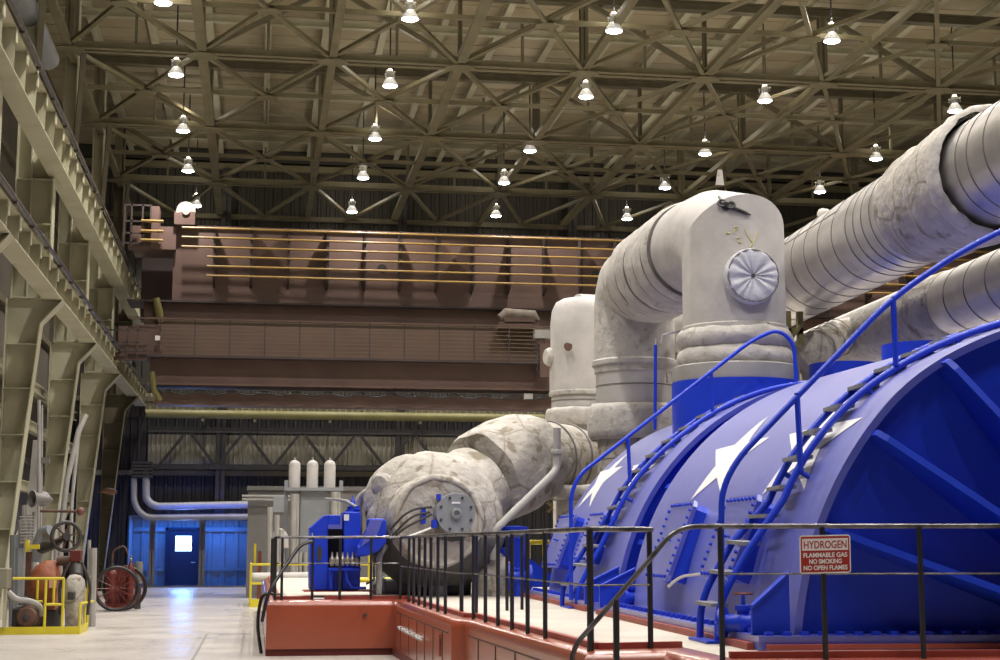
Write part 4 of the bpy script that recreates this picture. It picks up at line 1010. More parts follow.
# front boss with ring
fd = V((.13, -1, .0)).normalized()
fc = P(438.5, 521, 28.0)
m = MB(); m.lathe([(.85, -.75), (.84, -.1), (.80, 0), (.70, .03), (.4, .035), (.01, .04)], fc, fd, 48, cap=False); m.lump(.02, 3); m.build('front_boss', LAG, t, smooth=60)
m = MB(); m.ring(fc+fd*.0, fd, .775, .06, 48, 10); m.lump(.03, 5); m.build('rope_ring', LAG, t)
dc = P(455.5, 513.5, 27.75)
m = MB(); m.lathe([(.02, -.2), (.36, -.2), (.37, -.02), (.36, .03), (.01, .03)], dc, fd, 40); dsk = m.build('bolted_disc', GREY, t)
x_, y_, _ = frame(fd)
for k in range(8): a = k*pi/4+.39; q = dc+(x_*cos(a)+y_*sin(a))*.30+fd*.03; MB().cyl(q, q+fd*.03, .026, n=6).build('bolt', DARK, dsk, smooth=0)
m = MB(); m.lathe([(.1, .03), (.1, .09), (.085, .1), (.05, .1), (.045, .06), (.01, .06)], dc, fd, 24); m.build('hub', GREY, dsk)
MB().obox(dc+UZ*.19+fd*.035, x_*.08, fd*.003, UZ*.016).build('name_strip', SIGNW, dsk, smooth=0)
m = MB()
m.box(P(420, 524, 27.9), P(426, 508, 27.6)).box(P(431, 520, 27.9), P(437, 528, 27.65)).box(P(436, 500, 27.9), P(441, 494, 27.7)); m.build('blue_bracket', BLUE, t, smooth=0)
for k, px in enumerate(([(432, 507), (418, 508), (406, 513), (398, 521), (390, 530)], [(430, 512), (415, 515), (405, 522), (396, 532), (388, 537)], [(432, 514), (420, 520), (408, 526), (398, 533), (391, 540)])):
    MB().tube(fillet([P(u, v, 27.6+.0*k) for u, v in px], .3), .022, 8).build('black_hose', RUBBER, t)
MB().tube([P(431, 528, 27.6), P(416, 534, 27.6), P(403, 538, 27.6)], .022, 8).build('bright_hose', LAMPMET, t)
# bend to the right
def YS(u): return 29.3+(u-434)/166*3.6
pth = [(440, 514, 50), (455, 503, 45), (475, 486, 42)]
m = MB(); q = [spot(u, v, YS(u), r) for u, v, r in pth]; m.tube([a for a, _ in q], [b for _, b in q], 40); m.lump(.03, 2.5); m.build('neck', LAG, t, smooth=60)
pth = [(480, 481, 36), (481, 480.5, 48), (485, 478, 50), (505, 468, 51), (515, 463.5, 50), (517, 463, 44)]
m = MB(); q = [spot(u, v, YS(u), r) for u, v, r in pth]; m.tube([a for a, _ in q], [b for _, b in q], 44); m.lump(.06, 2.0).lump(.02, 6); m.build('wide_collar', LAG, t, smooth=38)
pth = [(513, 464, 36), (516, 463, 46.5), (531, 459, 45.5), (533, 458.5, 38)]
m = MB(); q = [spot(u, v, YS(u), r) for u, v, r in pth]; m.tube([a for a, _ in q], [b for _, b in q], 44); m.lump(.05, 2.2).lump(.02, 6); m.build('narrow_collar', LAG, t, smooth=38)
pth = [(528, 461, 41), (546, 460, 39), (562, 462, 38.5), (577, 467, 38), (589, 476, 38), (598, 489, 38), (603, 506, 38), (605, 535, 38)]
m = MB(); q = [spot(u, v, YS(u)+.3, r) for u, v, r in pth]; m.tube([a for a, _ in q], [b for _, b in q], 44); m.lump(.03, 2.5); m.build('bend', LAG, t, smooth=60)
bands = MB(); pc = [a for a, _ in q]
for i in range(1, 7):
    d = (pc[min(i+1, 7)]-pc[i-1]).normalized(); bands.ring(pc[i], d, q[i][1]+.012, .022, 40, 6)
bands.build('lagging_wires', SEAM, t)
# feet
MB().box(P(430, 600, 28.9)+V((0, 0, 0)), P(437, 545, 29.2)).box(P(438, 600, 28.8), P(444, 545, 29.1)).build('support_column', PIPEG, t, smooth=0)
m = MB(); a = P(412, 592, 29.2); m.tube([P(408, 584, 29.4), P(470, 586, 29.4)], .2, 16); m.build('drain_barrel', LAGD, t)
m = MB(); q = P(493, 585, 29.0); m.tube([(q.x, q.y, .95), (q.x, q.y, 1.35), (q.x+.25, q.y, 1.6)], [.38, .38, .3], 20); m.build('lagged_foot', LAG, t)
# small outlet pipe at the left shoulder
m = MB(); m.tube(fillet([P(390, 481, 29), P(375, 489, 29.2), P(363, 495, 29.6), P(358, 503, 29.7), P(358, 535, 29.7)], .25), .085, 14); m.build('outlet_pipe', CLOTH, t)
m = MB(); d_ = (P(376, 489, 28.7)-P(384, 485, 29)).normalized(); m.lathe([(.02, -.1), (.2, -.08), (.22, 0), (.17, .08), (.02, .1)], P(381, 484, 28.9), d_, 18); m.lump(.02, 5); m.build('outlet_collar', CLOTHG, t)
# grey drain pipe crossing in front of the bend
t = thing('vent_pipe', P(497, 527, 28.4), 'bent grey pipe crossing in front of the lagged bend, left of the rear casing', 'pipe')
MB().tube(fillet([P(557, 428, 29.4), P(557, 468, 29.4), P(552, 475, 29.3), P(498, 527, 28.6), P(494, 532, 28.6), P(493, 560, 28.6)], .25), .074, 14).build('pipe_run', PIPEG, t)
MB().lathe([(.1, -.05), (.11, -.03), (.11, .03), (.1, .05)], P(557, 452, 29.4), UZ, 16, cap=False).build('joint_band', PIPEG, t)
# lower jacketed pipe under the bend at right
t = thing('lagged_riser', P(572, 540, 31.5), 'short grey lagged riser with a torn collar, left of the rear casing edge', 'pipe')
q = P(572, 520, 31.3)
MB().cyl((q.x+.1, q.y, .95), (q.x+.1, q.y, P(1, 494, 31.3).z), .42, n=28).build('riser', LAG, t)
quilt(V((q.x+.1, q.y, P(1, 497, 31.3).z)), UZ, .42, .28, 1, .1, CLOTHG, t, 'collar', lumps=.04)
MB().tube([P(548, 512, 31), P(552, 506, 31), P(548, 502, 31)], .04, 6).build('torn_strip', mat('ochre_fibre', (.5, .36, .14), None, 1, .8), t)
# ================================================================== blue hydraulic actuator
Ya = 28.6
t = thing('hydraulic_actuator', P(345, 592, Ya), 'blue hydraulic actuator cabinet with an arm reaching to the lagged valve', 'actuator')
def PA(u, v, dy=0): return P(u, v, Ya+dy)
dep = V((0, 1.0, 0))
m = MB(); m.prism([PA(310, 590), PA(341, 590), PA(341, 532), PA(329, 532), PA(329, 520), PA(341, 520), PA(341, 515), PA(326, 515), PA(310, 528)], dep)
m = MB()
m.prism([PA(310, 590), PA(328, 590), PA(328, 515), PA(325, 515), PA(310, 528)], dep).prism([PA(328, 590), PA(343, 590), PA(343, 568), PA(328, 568)], dep).prism([PA(328, 527), PA(343, 527), PA(343, 515), PA(328, 515)], dep)
m.build('cabinet', BLUE, t, smooth=0, bevel=.015)
MB().box(PA(328, 568, .5), PA(343, 527, 1.0)).build('recess_shade', DARK, t, smooth=0)  # back of the opening coloured dark to stand for the shade inside
m = MB(); m.prism([PA(328, 529), PA(342, 529), PA(342, 515), PA(340, 515), PA(340, 524.5), PA(328, 524.5)], V((0, -.05, 0))); m.build('front_frame', BLUEC, t, smooth=0)
pts = []
for k in range(16): a = 2*pi*k/16; pts.append(PA(319.5+2.6*cos(a), 553.5+ (8.5*sin(a)), -.012))
MB().prism(pts, (0, .01, 0)).build('slot_opening', DARK, t, smooth=0)
m = MB(); m.box(PA(343, 590, -.1), PA(357.5, 513, .9)).build('column_housing', BLUE, t, smooth=0, bevel=.02)
m = MB(); a = PA(352.5, 513, .2); m.lathe([(.13, 0), (.13, .05), (.10, .06), (.10, .12), (.06, .13), (.05, .22), (.015, .26), (.01, .32)], a, UZ, 16); m.build('spring_cap', BLUE, t)
m = MB(); a = PA(357.3, 530, -.05); m.tube([PA(357.5, 541, -.02), PA(357.5, 506, -.02)], .045, 10)
for k in range(12): m.ring(PA(357.5, 540-k*2.8, -.02), UZ, .055, .016, 12, 5)
m.build('coil_spring', BLUE, t)
m = MB(); m.prism([*[PA(*q_, -.75) for q_ in ((357, 557), (367, 556), (377, 552), (386.5, 543), (386.5, 521), (384, 518.5), (369, 518.5), (369, 528), (359, 546), (357, 546))]], (0, .7, 0)); m.build('reach_arm', BLUE, t, smooth=0, bevel=.03)
m = MB(); m.prism([PA(370, 520, -.78), PA(383, 520, -.78), PA(377, 535, -.78), PA(361, 547, -.78)], (0, .01, 0)); m.build('arm_top_plate', BLUEC, t, smooth=0)
for u in (332, 337, 342.5, 347.5, 352.5, 357):
    m = MB(); q = PA(u, 566, -.2); m.lathe([(.03, 0), (.04, .05), (.055, .09), (.04, .14), (.02, .17), (.015, .25)], q, UZ, 10); m.build('brass_cup', COPPER, t)
m = MB(); m.box(PA(330, 570.5, -.3), PA(360, 568, .0)).tube([PA(331, 570, -.2), PA(331, 590, -.2)], .03, 8).tube([PA(346, 570, -.25), PA(347, 580, -.25), PA(352, 588, -.25), PA(366, 588, -.25)], .025, 8); m.build('oil_pipework', BLUE, t, smooth=40)
m = MB(); m.tube([PA(313, 569, -.06), PA(313, 537, -.06), PA(312, 533, -.06)], .012, 6); m.build('pale_conduit', LAMPMET, t)
MB().tube([PA(356, 507, .1), PA(346, 501, .1), PA(337, 499.5, .6), PA(326, 499, 1.2)], .03, 8).build('grey_hose', PIPEG, t)
m = MB(); m.obox(PA(346.5, 517.5, -.105), (.045, 0, 0), (0, .004, 0), (0, 0, .055)); m.build('paper_tag', SIGNW, t, smooth=0)
MB().box(PA(304, 591.5, -.3), PA(372, 589.5, 1.1)).build('base_plate', KERB, t, smooth=0)
# grey stand pipe and floor pipes right of the actuator
t = thing('stand_pipe', P(379, 594, 28.2), 'grey vertical stand pipe on the deck just right of the blue actuator', 'pipe')
MB().tube(fillet([P(379, 594, 28.2), P(379, 556, 28.2), P(384, 548, 28.4), P(392, 541, 28.6)], .15), .055, 12).build('pipe_run', PIPEG, t)
MB().tube([P(374, 545, 28.1), P(374, 580, 28.1), P(366, 584, 28.1)], .02, 6).build('thin_branch', DARK, t)
t = thing('floor_drum', P(385, 592, 30), 'pale horizontal lagged pipe lying on the deck behind the stand pipe', 'pipe')
m = MB(); m.tube([P(372, 587, 30), P(410, 587, 30)], .16, 16).ring(P(383, 587, 30), (1, 0, 0), .17, .03, 20, 6); m.build('lagging', CLOTH, t)
m = MB(); q = PZ(408.5, 594, D); m.lathe([(.01, .2), (.12, .12), (.13, .09), (.03, .07), (.03, 0)], q, UZ, 16)
tag(m.build('deck_light', LAMPMET, None), 'small silver conical deck fitting at the inner corner of the plinth', 'light')
# ================================================================== grey enclosure and cabinet behind
Ye = 58
t = thing('equipment_enclosure', P(300, 588, Ye), 'large flat grey enclosure behind the cabinet with the three cylinders', 'enclosure')
a, b = P(246, 588, Ye), P(420, 487, Ye)
MB().box((a.x, Ye, 0), (b.x, Ye+2, b.z-.15)).build('wall_panel', GREYD, t, smooth=0)
MB().box((a.x-.05, Ye-.08, b.z-.15), (b.x, Ye+2, b.z)).build('roof_cap', GREYD, t, smooth=0)
for v in (496, 499.5): MB().tube([P(242, v, Ye-.25), P(330, v+1, Ye-.25)], .05, 8).build('side_pipe', PIPEG, t)
Yc = 52.5
t = thing('gas_cabinet', P(318, 588, Yc), 'light grey cabinet with pipes, standing behind the blue actuator', 'cabinet')
a, b = P(284, 588, Yc), P(343, 491, Yc)
bx1 = P(299, 560, Yc).x; bx2 = P(329, 560, Yc).x
MB().box((bx1, Yc, .8), (bx2, Yc+1, b.z)).build('panel_box', GREY, t, smooth=0, bevel=.02)
MB().box((a.x-.05, Yc-.2, b.z), (b.x, Yc+1, b.z+.1)).build('top_shelf', GREY, t, smooth=0)
for u in (286, 341): 
    x = P(u, 500, Yc).x; MB().box((x-.06, Yc, 0), (x+.06, Yc+.12, b.z+.35)).build('frame_post', GREY, t, smooth=0)
for u, w, v0, v1 in ((292, .11, 590, 494), (296, .06, 590, 494), (333.5, .12, 560, 492), (338, .06, 560, 492), (305, .07, 590, 552), (300, .05, 590, 552)):
    p = P(u, v0, Yc-.15); MB().tube([p, (p.x, p.y, P(u, v1, Yc-.15).z)], w, 10).build('pipe', PIPEG, t)
m = MB(); m.box(P(273, 512, Yc-.4), P(284, 497, Yc)).build('gauge_box', GREY, t, smooth=0)
for u, v0, v1 in ((270, 590, 507), (277, 590, 515), (281.5, 590, 530)): MB().tube([P(u, v0, Yc-.6), P(u, v1, Yc-.6)], .09, 8).build('conduit', PIPEG, t)
m = MB(); m.tube(fillet([P(284, 548, Yc-.5), P(284, 536, Yc-.5), P(278, 531, Yc-.5), P(276, 538, Yc-.5)], .2), .15, 12); m.build('elbow_pipe', CLOTH, t)
for k, u in enumerate((294.5, 312.5, 330)):
    q = P(u, 490.5, Yc); r = 5.7*Yc/F; h = P(u, 460, Yc+.35).z-q.z-.1
    lab = ('left of the three white gas cylinders on the grey cabinet', 'middle of the three white gas cylinders on the grey cabinet', 'right of the three white gas cylinders on the grey cabinet')[k]
    c = thing('gas_cylinder', V((q.x, q.y+.35, q.z+.1)), lab, 'gas cylinder', 'white gas cylinders on the cabinet')
    MB().lathe([(r, 0), (r, h*.8), (r*.95, h*.87), (r*.75, h*.94), (r*.4, h*.98), (r*.2, h)], WL[c], UZ, 20).build('bottle', CLOTH, c, smooth=60)
    MB().cyl(WL[c]+UZ*h, WL[c]+UZ*(h+.08), .04, n=8).build('valve_stem', LAMPMET, c)
# yellow guard rails on the floor behind the plinth
def yrail(label, pts, z1, posts, curb, r=.045, grp='yellow guard rails'):
    t = thing('yellow_guard_rail', V((pts[0][0], pts[0][1], 0)), label, 'guard rail', grp)
    for z in (z1, z1*.55): MB().tube([V((x, y, z)) for x, y in pts], r, 8).build('rail', YEL, t)
    for x, y in posts: MB().tube([(x, y, 0), (x, y, z1)], r, 8).build('post', YEL, t)
    if curb:
        m = MB()
        for i in range(len(pts)-1): m.bar((pts[i][0], pts[i][1], .12), (pts[i+1][0], pts[i+1][1], .12), .06, .24, (0, 0, 1))
        m.build('kick_plate', YEL, t, smooth=0)
    return t
q0 = PZ(250, 607, 0); q1 = PZ(312, 606.5, 0); ya = q0.y
yrail('yellow guard rail on the floor beside the left end of the orange plinth', [(q0.x, ya+3), (q0.x, ya), (q1.x+2, ya)], 1.3, [(q0.x, ya), (q0.x, ya+3), ((q0.x+q1.x)/2, ya), (q1.x, ya)], True, .035)
q2 = P(384, 560, 40); yrail('yellow guard rail seen through the railing behind the stand pipe', [(q2.x-1.1, 40), (q2.x+3.4, 40)], 1.85, [(q2.x-.9, 40), (q2.x-.35, 40), (q2.x+.5, 40), (q2.x+3.2, 40)], False, .06)
q2 = P(533, 560, 33); yrail('short yellow guard rail seen between the lagged valve and the rear casing', [(q2.x-.15, 33), (q2.x+.5, 33)], 1.95, [(q2.x-.1, 33), (q2.x+.25, 33)], False, .05)
t = thing('orange_post', PZ(259, 604, 0), 'thin orange pipe post behind the yellow rail at the plinth end', 'post')
q = PZ(258.5, 603, 0); MB().tube([q, q+UZ*1.7], .06, 10).build('post', TARP, t)
MB().tube([q+V((-.15, 0, 1.3)), q+V((-.15, 0, 1.95))], .04, 8).build('yellow_strip', YEL, t)
t = thing('lagged_floor_pipe', P(265, 577, 50.8), 'white lagged horizontal pipe behind the yellow rail at the plinth end', 'pipe')
MB().tube([P(252, 578, 51), P(322, 577, 51)], .17, 14).build('lagging', CLOTH, t)
# black hose over the plinth end
m = MB(); q = V((XA-.02, YA+.8, D)); m.tube(fillet([(q.x+.3, q.y, D+.05), (q.x-.05, q.y, D+.12), (q.x-.14, q.y, .55), (q.x-.05, q.y-.02, .0)], .25), .03, 8)
tag(m.build('black_hose', RUBBER, None), 'black hose hanging over the left end of the orange plinth', 'hose')
# green-grey ribbed panel far behind
m = MB(); a = P(386, 588, 44); b = P(412, 555, 44)
for k in range(8): m.box((a.x+k*.1, 44, 0), (a.x+k*.1+.06, 44.1, b.z))
m.box((a.x, 44.1, 0), (b.x, 44.6, b.z))
tag(m.build('ribbed_cooler', mat('green_grey_paint', (.10, .16, .13), None, 1, .5), None, smooth=0), 'green-grey ribbed cooler far behind the plinth, seen under the lagged valve', 'cooler')
# ================================================================== left skid with yellow rail
ys = 34.8
def PS(u, v, dy=0): return P(u, v, ys+dy)
xs0, xs1 = PS(-6, 600).x, PS(81, 600).x
t = thing('yellow_guard_rail', V((xs1, ys, 0)), 'yellow guard rail around the pump skid by the left column', 'guard rail', 'yellow guard rails')
XS = lambda u: PS(u, 600).x
zS = lambda v: PS(40, v).z
for pts in ([(XS(12), ys, zS(578.5)), (XS(63.5), ys, zS(578.5))], [(XS(45), ys, zS(604.5)), (XS(63.5), ys, zS(604.5))], [(XS(8), ys+.9, zS(603)), (XS(37), ys+.9, zS(603))], [(XS(80.5), ys, zS(604)), (xs1+.1, ys+1.6, zS(604))]):
    MB().tube(pts, .029, 8).build('rail', YEL, t)
for u, dy, z0, z1 in ((37, .9, zS(601), zS(579)), (45.3, 0, 0, zS(578.5)), (53.5, .5, zS(604), zS(579)), (63, 0, 0, zS(578.5)), (80.5, 0, 0, zS(604)), (88, 1.6, 0, zS(577)), (85, 1.0, 0, zS(590))):
    q = PS(u, 600, dy); MB().tube([(q.x, q.y, z0), (q.x, q.y, z1)], .029, 8).build('post', YEL, t)
m = MB(); m.bar((XS(-12), ys, .08), (XS(80.5), ys, .08), .05, .16, (0, 0, 1)).bar((XS(80.5), ys, .08), (PS(88, 600, 1.6).x, ys+1.6, .08), .05, .16, (0, 0, 1)); m.build('kick_plate', YEL, t, smooth=0)
t = thing('pump_motor', PS(24, 624, .5), 'dark pump motor inside the yellow skid rail', 'pump')
m = MB(); m.box(PS(11, 628, .3), PS(38, 606, 1.3)).build('pump_block', DARK, t, smooth=0, bevel=.05)
m = MB(); m.lathe([(.05, -.02), (.18, 0), (.22, .05), (.22, .5), (.26, .52), (.26, .6)], PS(26.5, 617, .0), (0, 1, 0), 24); m.build('motor_end', RUST, t)
m = MB(); m.lathe([(.0, -.06), (.06, -.05), (.07, .0)], PS(26.5, 617, 0), (0, 1, 0), 16); m.build('shaft_cap', DARK, t)
MB().box(PS(18, 605, .4), PS(28, 596, .9)).build('junction_box', DARK, t, smooth=0)
MB().tube(fillet([PS(8, 592, .1), PS(16, 600, .1), PS(30, 601, .1), PS(40, 606, .2), PS(41, 614, .4)], .3), .07, 10).build('flexible_conduit', PIPEG, t)
t = thing('control_box', PS(0, 590, -.2), 'olive grey control box on a post at the left edge of the picture', 'control box')
MB().box(PS(-14, 589, -.3), PS(12, 568, .3)).build('box', mat('olive_box_paint', (.24, .23, .17), (.2, .19, .14), 2, .5), t, smooth=0, bevel=.02)
MB().box(PS(2, 628, -.1), PS(8, 588, .1)).build('post', COLM, t, smooth=0)
t = thing('tarpaulin_cover', PS(46, 612, 1.8), 'orange tarpaulin draped over a drum behind the yellow skid rail', 'cover')
m = MB(); pr = [(.01, .47), (.15, .45), (.32, .34), (.44, .15), (.48, -.1), (.46, -.55), (.36, -.62)]
q = P(49.5, 581, ys+1.6); m.lathe(pr[::-1], q, UZ, 36, cap=False); m.lump(.04, 2.6)
for i_, p_ in enumerate(m.v): m.v[i_] = V((min(p_.x, q.x+.2+.02*sin(p_.z*20)), p_.y, p_.z))
m.build('draped_sheet', TARP, t, smooth=60)
m = MB(); m.box(P(49, 588, ys+1.0), P(57, 580, ys+1.1)); m.build('paper_notice', mat('faded_paper', (.62, .36, .24), None, 1, .7), t, smooth=0)
MB().tube([(q.x, q.y, .0), (q.x, q.y, q.z-.6)], .3, 16).build('drum', DARK, t)
t = thing('lagged_vessel', P(73, 626, ys+1), 'pale lagged vertical vessel with a dark valve at the right end of the skid', 'vessel')
q = P(73.5, 620, ys+.9); h = P(73.5, 578, ys+.9).z
m = MB(); m.lathe([(.18, 0), (.19, h*.35), (.23, h*.45), (.24, h*.75), (.2, h*.9), (.12, h*.98), (.01, h)], (q.x, q.y, .08), UZ, 20); m.lump(.02, 4); m.build('lagging', LAG, t, smooth=60)
MB().box(P(67, 600, ys+.4), P(76, 591, ys+.7)).build('dark_valve', DARK, t, smooth=0, bevel=.03)
for sx in (-.2, .22): MB().tube(fillet([(q.x+sx*.6, q.y-.1, h+.35), (q.x+sx*1.6, q.y-.1, h-.1), (q.x+sx*1.4, q.y-.1, h-.8)], .3), .035, 8).build('pipe_leg', DARK, t)
t = thing('red_actuator_box', P(77, 560, ys+1.2), 'dark red actuator box on a black stem above the lagged vessel', 'actuator')
MB().box(P(69.5, 562, ys+1.2), P(83, 550, ys+1.6)).build('box', RED, t, smooth=0, bevel=.02)
MB().tube([P(76, 562, ys+1.4), P(76, 576, ys+1.2)], .15, 12).build('stem', DARK, t)
MB().tube([P(57, 561, ys+1.4), P(70, 561, ys+1.4)], .11, 12).build('side_pipe', RUST, t)
t = thing('valve_handwheel', P(68, 552, ys+2.0), 'large dark red-rimmed handwheel with spokes above the skid', 'handwheel')
wc = P(66, 536.5, ys+2.2); wd = V((.35, -1, .1)); x_, y_, _ = frame(wd)
rw = 13*38.7/F
MB().ring(wc, wd, rw, .045, 36, 8).build('rim', DARK, t)
m = MB()
for k in range(6): a = k*pi/3+.3; m.bar(wc, wc+(x_*cos(a)+y_*sin(a))*rw, .05, .035)
m.build('spokes', RUST, t, smooth=0)
m = MB(); m.cyl(wc-V(wd)*.08, wc+V(wd)*.08, .09, n=14); m.build('hub', DARK, t)
m = MB(); m.tube([wc, P(52, 546, ys+2.4), P(40, 548, ys+2.5)], [.07, .1, .16], 12); m.build('spindle_body', DARK, t)
m = MB(); m.tube([P(36, 562, ys+2.5), P(38, 545, ys+2.5), P(42, 532, ys+2.5), P(50, 530, ys+2.4)], .13, 12); m.build('valve_yoke', GREY, t)
t = thing('yellow_bracket', P(33, 548, ys+1.8), 'yellow flanged bracket beside the handwheel spindle', 'bracket')
m = MB(); m.box(P(25, 552, ys+1.9), P(30, 540, ys+2.2)).box(P(30, 549, ys+1.9), P(40, 544.5, ys+2.1)); m.build('plate', YEL, t, smooth=0)
MB().box(P(26, 552, ys+2.0), P(30, 612, ys+2.2)).build('rusty_post', RUST, t, smooth=0)
t = thing('silver_horn', P(38, 500, ys+3), 'silver horn-shaped exhaust on a thin post at left', 'horn')
m = MB(); m.lathe([(.03, -.5), (.1, -.4), (.13, -.2), (.16, -.05), (.2, 0), (.2, .03)], P(33, 499, ys+3), (-.8, -.6, 0), 18, cap=False); m.ball(P(43, 499, ys+3.3), .18, 14); m.build('horn', GREYD, t)
MB().tube([P(39, 500, ys+3.2), P(39, 400, ys+3.2)], .04, 8).build('post', PIPEG, t)
t = thing('red_float', P(80, 516, ys+6), 'dusty red float ball on a rod beside the third column', 'float')
m = MB(); m.ball(P(80.5, 511.5, ys+6), .10, 16, (1, 1, 1.15)); m.build('ball', mat('dusty_red', (.15, .055, .045), None, 1, .6), t)
MB().tube([P(40, 511, ys+6), P(80, 511.5, ys+6)], .035, 8).build('rod', RUST, t)
t = thing('grey_pipe_bundle', PS(20, 600, 3), 'bundle of thin grey pipes and rods standing behind the orange tarpaulin', 'pipes')
for u, v0, v1, w in ((20, 620, 520, .05), (24, 610, 505, .06), (29, 590, 515, .04), (34, 590, 512, .05), (15, 600, 535, .12), (19, 590, 548, .14), (56, 590, 545, .06), (60, 600, 540, .05), (89, 590, 540, .04), (93, 590, 548, .09)): MB().tube([up(PS(u, v0, 3.2), 0), PS(u+.3, v1, 3.2)], w, 8).build('pipe', PIPEG if w < .1 else GREY, t)
for k in range(9): v = 517+k*3.2; MB().tube([PS(20, v, 3.0), PS(34, v, 3.0)], .02, 6).build('grid_rod', PIPEG, t)
# leaning white light pipe on the column
t = thing('conduit_riser', P(33, 500, ys+3.6), 'pale block-lined riser pipe behind the second column', 'pipe')
m = MB(); m.prism([up(P(24, 612, 42.5), 0), up(P(37.5, 612, 42.5), 0), P(37.5, 540, 42.5), P(37, 440, 42.5), P(33, 440, 42.5), P(24, 540, 42.5)], (0, .3, 0)); m.build('riser_panel', mat('pale_riser', (.50, .49, .47), (.44, .43, .41), 2, .6), t, smooth=0)
m = MB()
for u, w in ((38.5, .04), (41, .03)): m.tube([P(u, 540, 42.3), P(u+1, 405, 42.3)], w, 8)
m.build('conduits', PIPEG, t)
MB().box(P(37, 463, 42.2), P(50, 458, 42.4)).build('conduit_clamp', GREYD, t, smooth=0)
t = thing('leaning_pipe', P(66, 500, 49), 'pale pipe leaning against the third column', 'pipe')
m = MB(); m.tube([up(P(58, 600, 48.6), 0), P(62, 525, 48.6), P(67, 480, 48.6), P(79, 430, 48.8), P(86, 415, 49)], .085, 12); m.tube([P(70, 560, 48.6), P(72, 500, 48.6), P(78, 440, 48.8)], .055, 10); m.build('pipe_run', PIPEG, t)
# ================================================================== gas bottle cart
yc_ = 46.4
t = thing('bottle_cart', PZ(118, 611, 0), 'red two-wheeled gas bottle cart with tall spoked wheels', 'cart')
r = .655
w0 = PZ(117, 611, 0); wc = V((w0.x, yc_, r)); wd = V((.16, -1, 0)).normalized()
def wheel(c):
    x_, y_, d_ = frame(wd)
    o = MB().ring(c, wd, r-.05, .05, 40, 10).build('tyre', RUBBER, t)
    MB().ring(c, wd, r-.1, .022, 40, 6).build('rim', RED, o)
    m = MB()
    for k in range(14): a = 2*pi*k/14; m.tube([c, c+(x_*cos(a)+y_*sin(a))*(r-.1)], .012, 5)
    m.build('spokes', RED, o)
    MB().cyl(c-wd*.1, c+wd*.1, .07, n=14).build('hub', RED, o)
wheel(wc); wheel(wc+V((.16, .95, 0)))
m = MB(); m.cyl(wc, wc+V((.16, .95, 0)), .03, n=8); m.build('axle', DARK, t)
m = MB(); a = P(106, 608, yc_+.5); b = P(128, 568, yc_+.5); m.box((a.x, yc_+.3, .12), (b.x, yc_+.9, .2)).box((a.x+.05, yc_+.82, .2), (b.x-.05, yc_+.88, 1.3)); m.bar((a.x+.05, yc_+.5, 1.0), (b.x, yc_+.5, 1.0), .05, .05).bar((b.x-.02, yc_+.3, .15), (b.x+.1, yc_+.6, .15), .1, .06)
m.build('frame', RED, t, smooth=0)
m = MB(); m.tube(fillet([(a.x+.1, yc_+.85, 1.2), (a.x+.1, yc_+.85, 1.75), (a.x+.45, yc_+.8, 1.9), (a.x+.55, yc_+.8, 1.6)], .2), .03, 8); m.build('handle', RUST, t)
for k, (u, lb, hh) in enumerate(((111, 'wider dark red gas bottle on the cart, behind the big wheel', 1.08), (129.5, 'slim dark red gas bottle with a pointed neck at the right of the cart', 1.24))):
    q = P(u, 600, yc_+.6); rb = .17 if k == 0 else .11
    c = thing('cart_gas_bottle', V((q.x, q.y, .2)), lb, 'gas bottle', 'red gas bottles on the cart')
    MB().lathe([(rb, 0), (rb, hh*.78), (rb*.85, hh*.86), (rb*.45, hh*.94), (rb*.25, hh)], WL[c], UZ, 18).build('bottle', RED, c, smooth=60)
    MB().lathe([(.04, 0), (.05, .06), (.025, .08), (.03, .16)], WL[c]+UZ*hh, UZ, 10).build('valve', COPPER if k else DARK, c)
t = thing('cart_drum', P(137, 585, yc_+1.2), 'small grey canister behind the cart at right', 'canister')
q = P(138, 585, yc_+1.9); MB().lathe([(.12, .75), (.13, .8), (.13, 1.35), (.12, 1.4)], (q.x, q.y, 0), UZ, 16).build('can', GREYD, t)
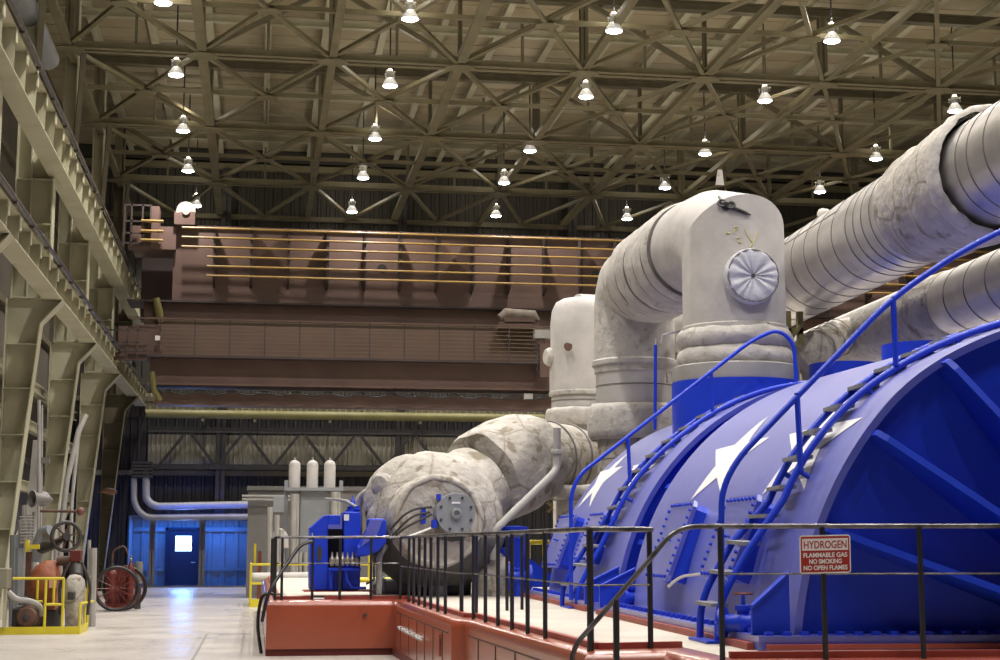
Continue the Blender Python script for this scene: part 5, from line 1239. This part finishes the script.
MB().cyl((q.x, q.y, 0), (q.x, q.y, .76), .1, n=12).build('stand', DARK, t)
t = thing('wall_float', P(110, 492, 62), 'dusty orange float on a rod beside the farthest column', 'float')
m = MB(); m.tube([P(100, 492, 62), P(108, 491, 62), P(113, 492, 62), P(117, 492, 62)], [.03, .13, .13, .05], 12); m.build('body', mat('dusty_orange', (.26, .13, .09), None, 1, .6), t)
MB().tube([P(98, 492, 62), P(104, 492, 62)], .04, 6).build('rod', RUST, t)
# ================================================================== daylight and world
def area(name, loc, aim, size, e, col, sy=None):
    l = bpy.data.lights.new(name, 'AREA'); l.energy = e; l.color = col; l.size = size
    if sy: l.shape = 'RECTANGLE'; l.size_y = sy
    o = bpy.data.objects.new(name, l); COL.objects.link(o); o.location = loc
    o.rotation_euler = (V(aim)-V(loc)).to_track_quat('-Z', 'Y').to_euler(); return o
area('window_daylight', ((wx0+wx1)/2, yd-.16, (wz0+wz1)/2), ((wx0+wx1)/2, yd-5, .4), .75, 70, (.10, .30, 1), .7)
area('bay_blue_fill', ((ax0+ax1)/2, WB+1.2, az-.12), ((ax0+ax1)/2, WB+1.3, 0), 4.6, 150, (.015, .19, 1), .4)  # added blue light under the soffit, no fitting there
area('header_blue_fill', ((ax0+ax1)/2+.6, WB-1.4, 3.5), ((ax0+ax1)/2+.6, WB, 4.9), 4.0, 26, (.03, .13, 1), .2)  # added fill, stands in for daylight on the wall above the bay
area('left_doorway_daylight', (XL+.3, WB-2.2, 3.2), (0, WB-1.5, 4.5), 2.5, 40, (.1, .2, 1), 4)
w = bpy.data.worlds.new('world'); SC.world = w; w.use_nodes = True
w.node_tree.nodes['Background'].inputs[0].default_value = (.9, .8, .62, 1); w.node_tree.nodes['Background'].inputs[1].default_value = .015
vs = SC.view_settings
vs.view_transform = 'Standard'; vs.look = 'None'; vs.gamma = 1; vs.use_curve_mapping = False; vs.exposure = -.02
SC.cycles.use_denoising = True
SC.cycles.max_bounces = 6; SC.cycles.diffuse_bounces = 4; SC.cycles.glossy_bounces = 3
SC.cycles.sample_clamp_indirect = 4
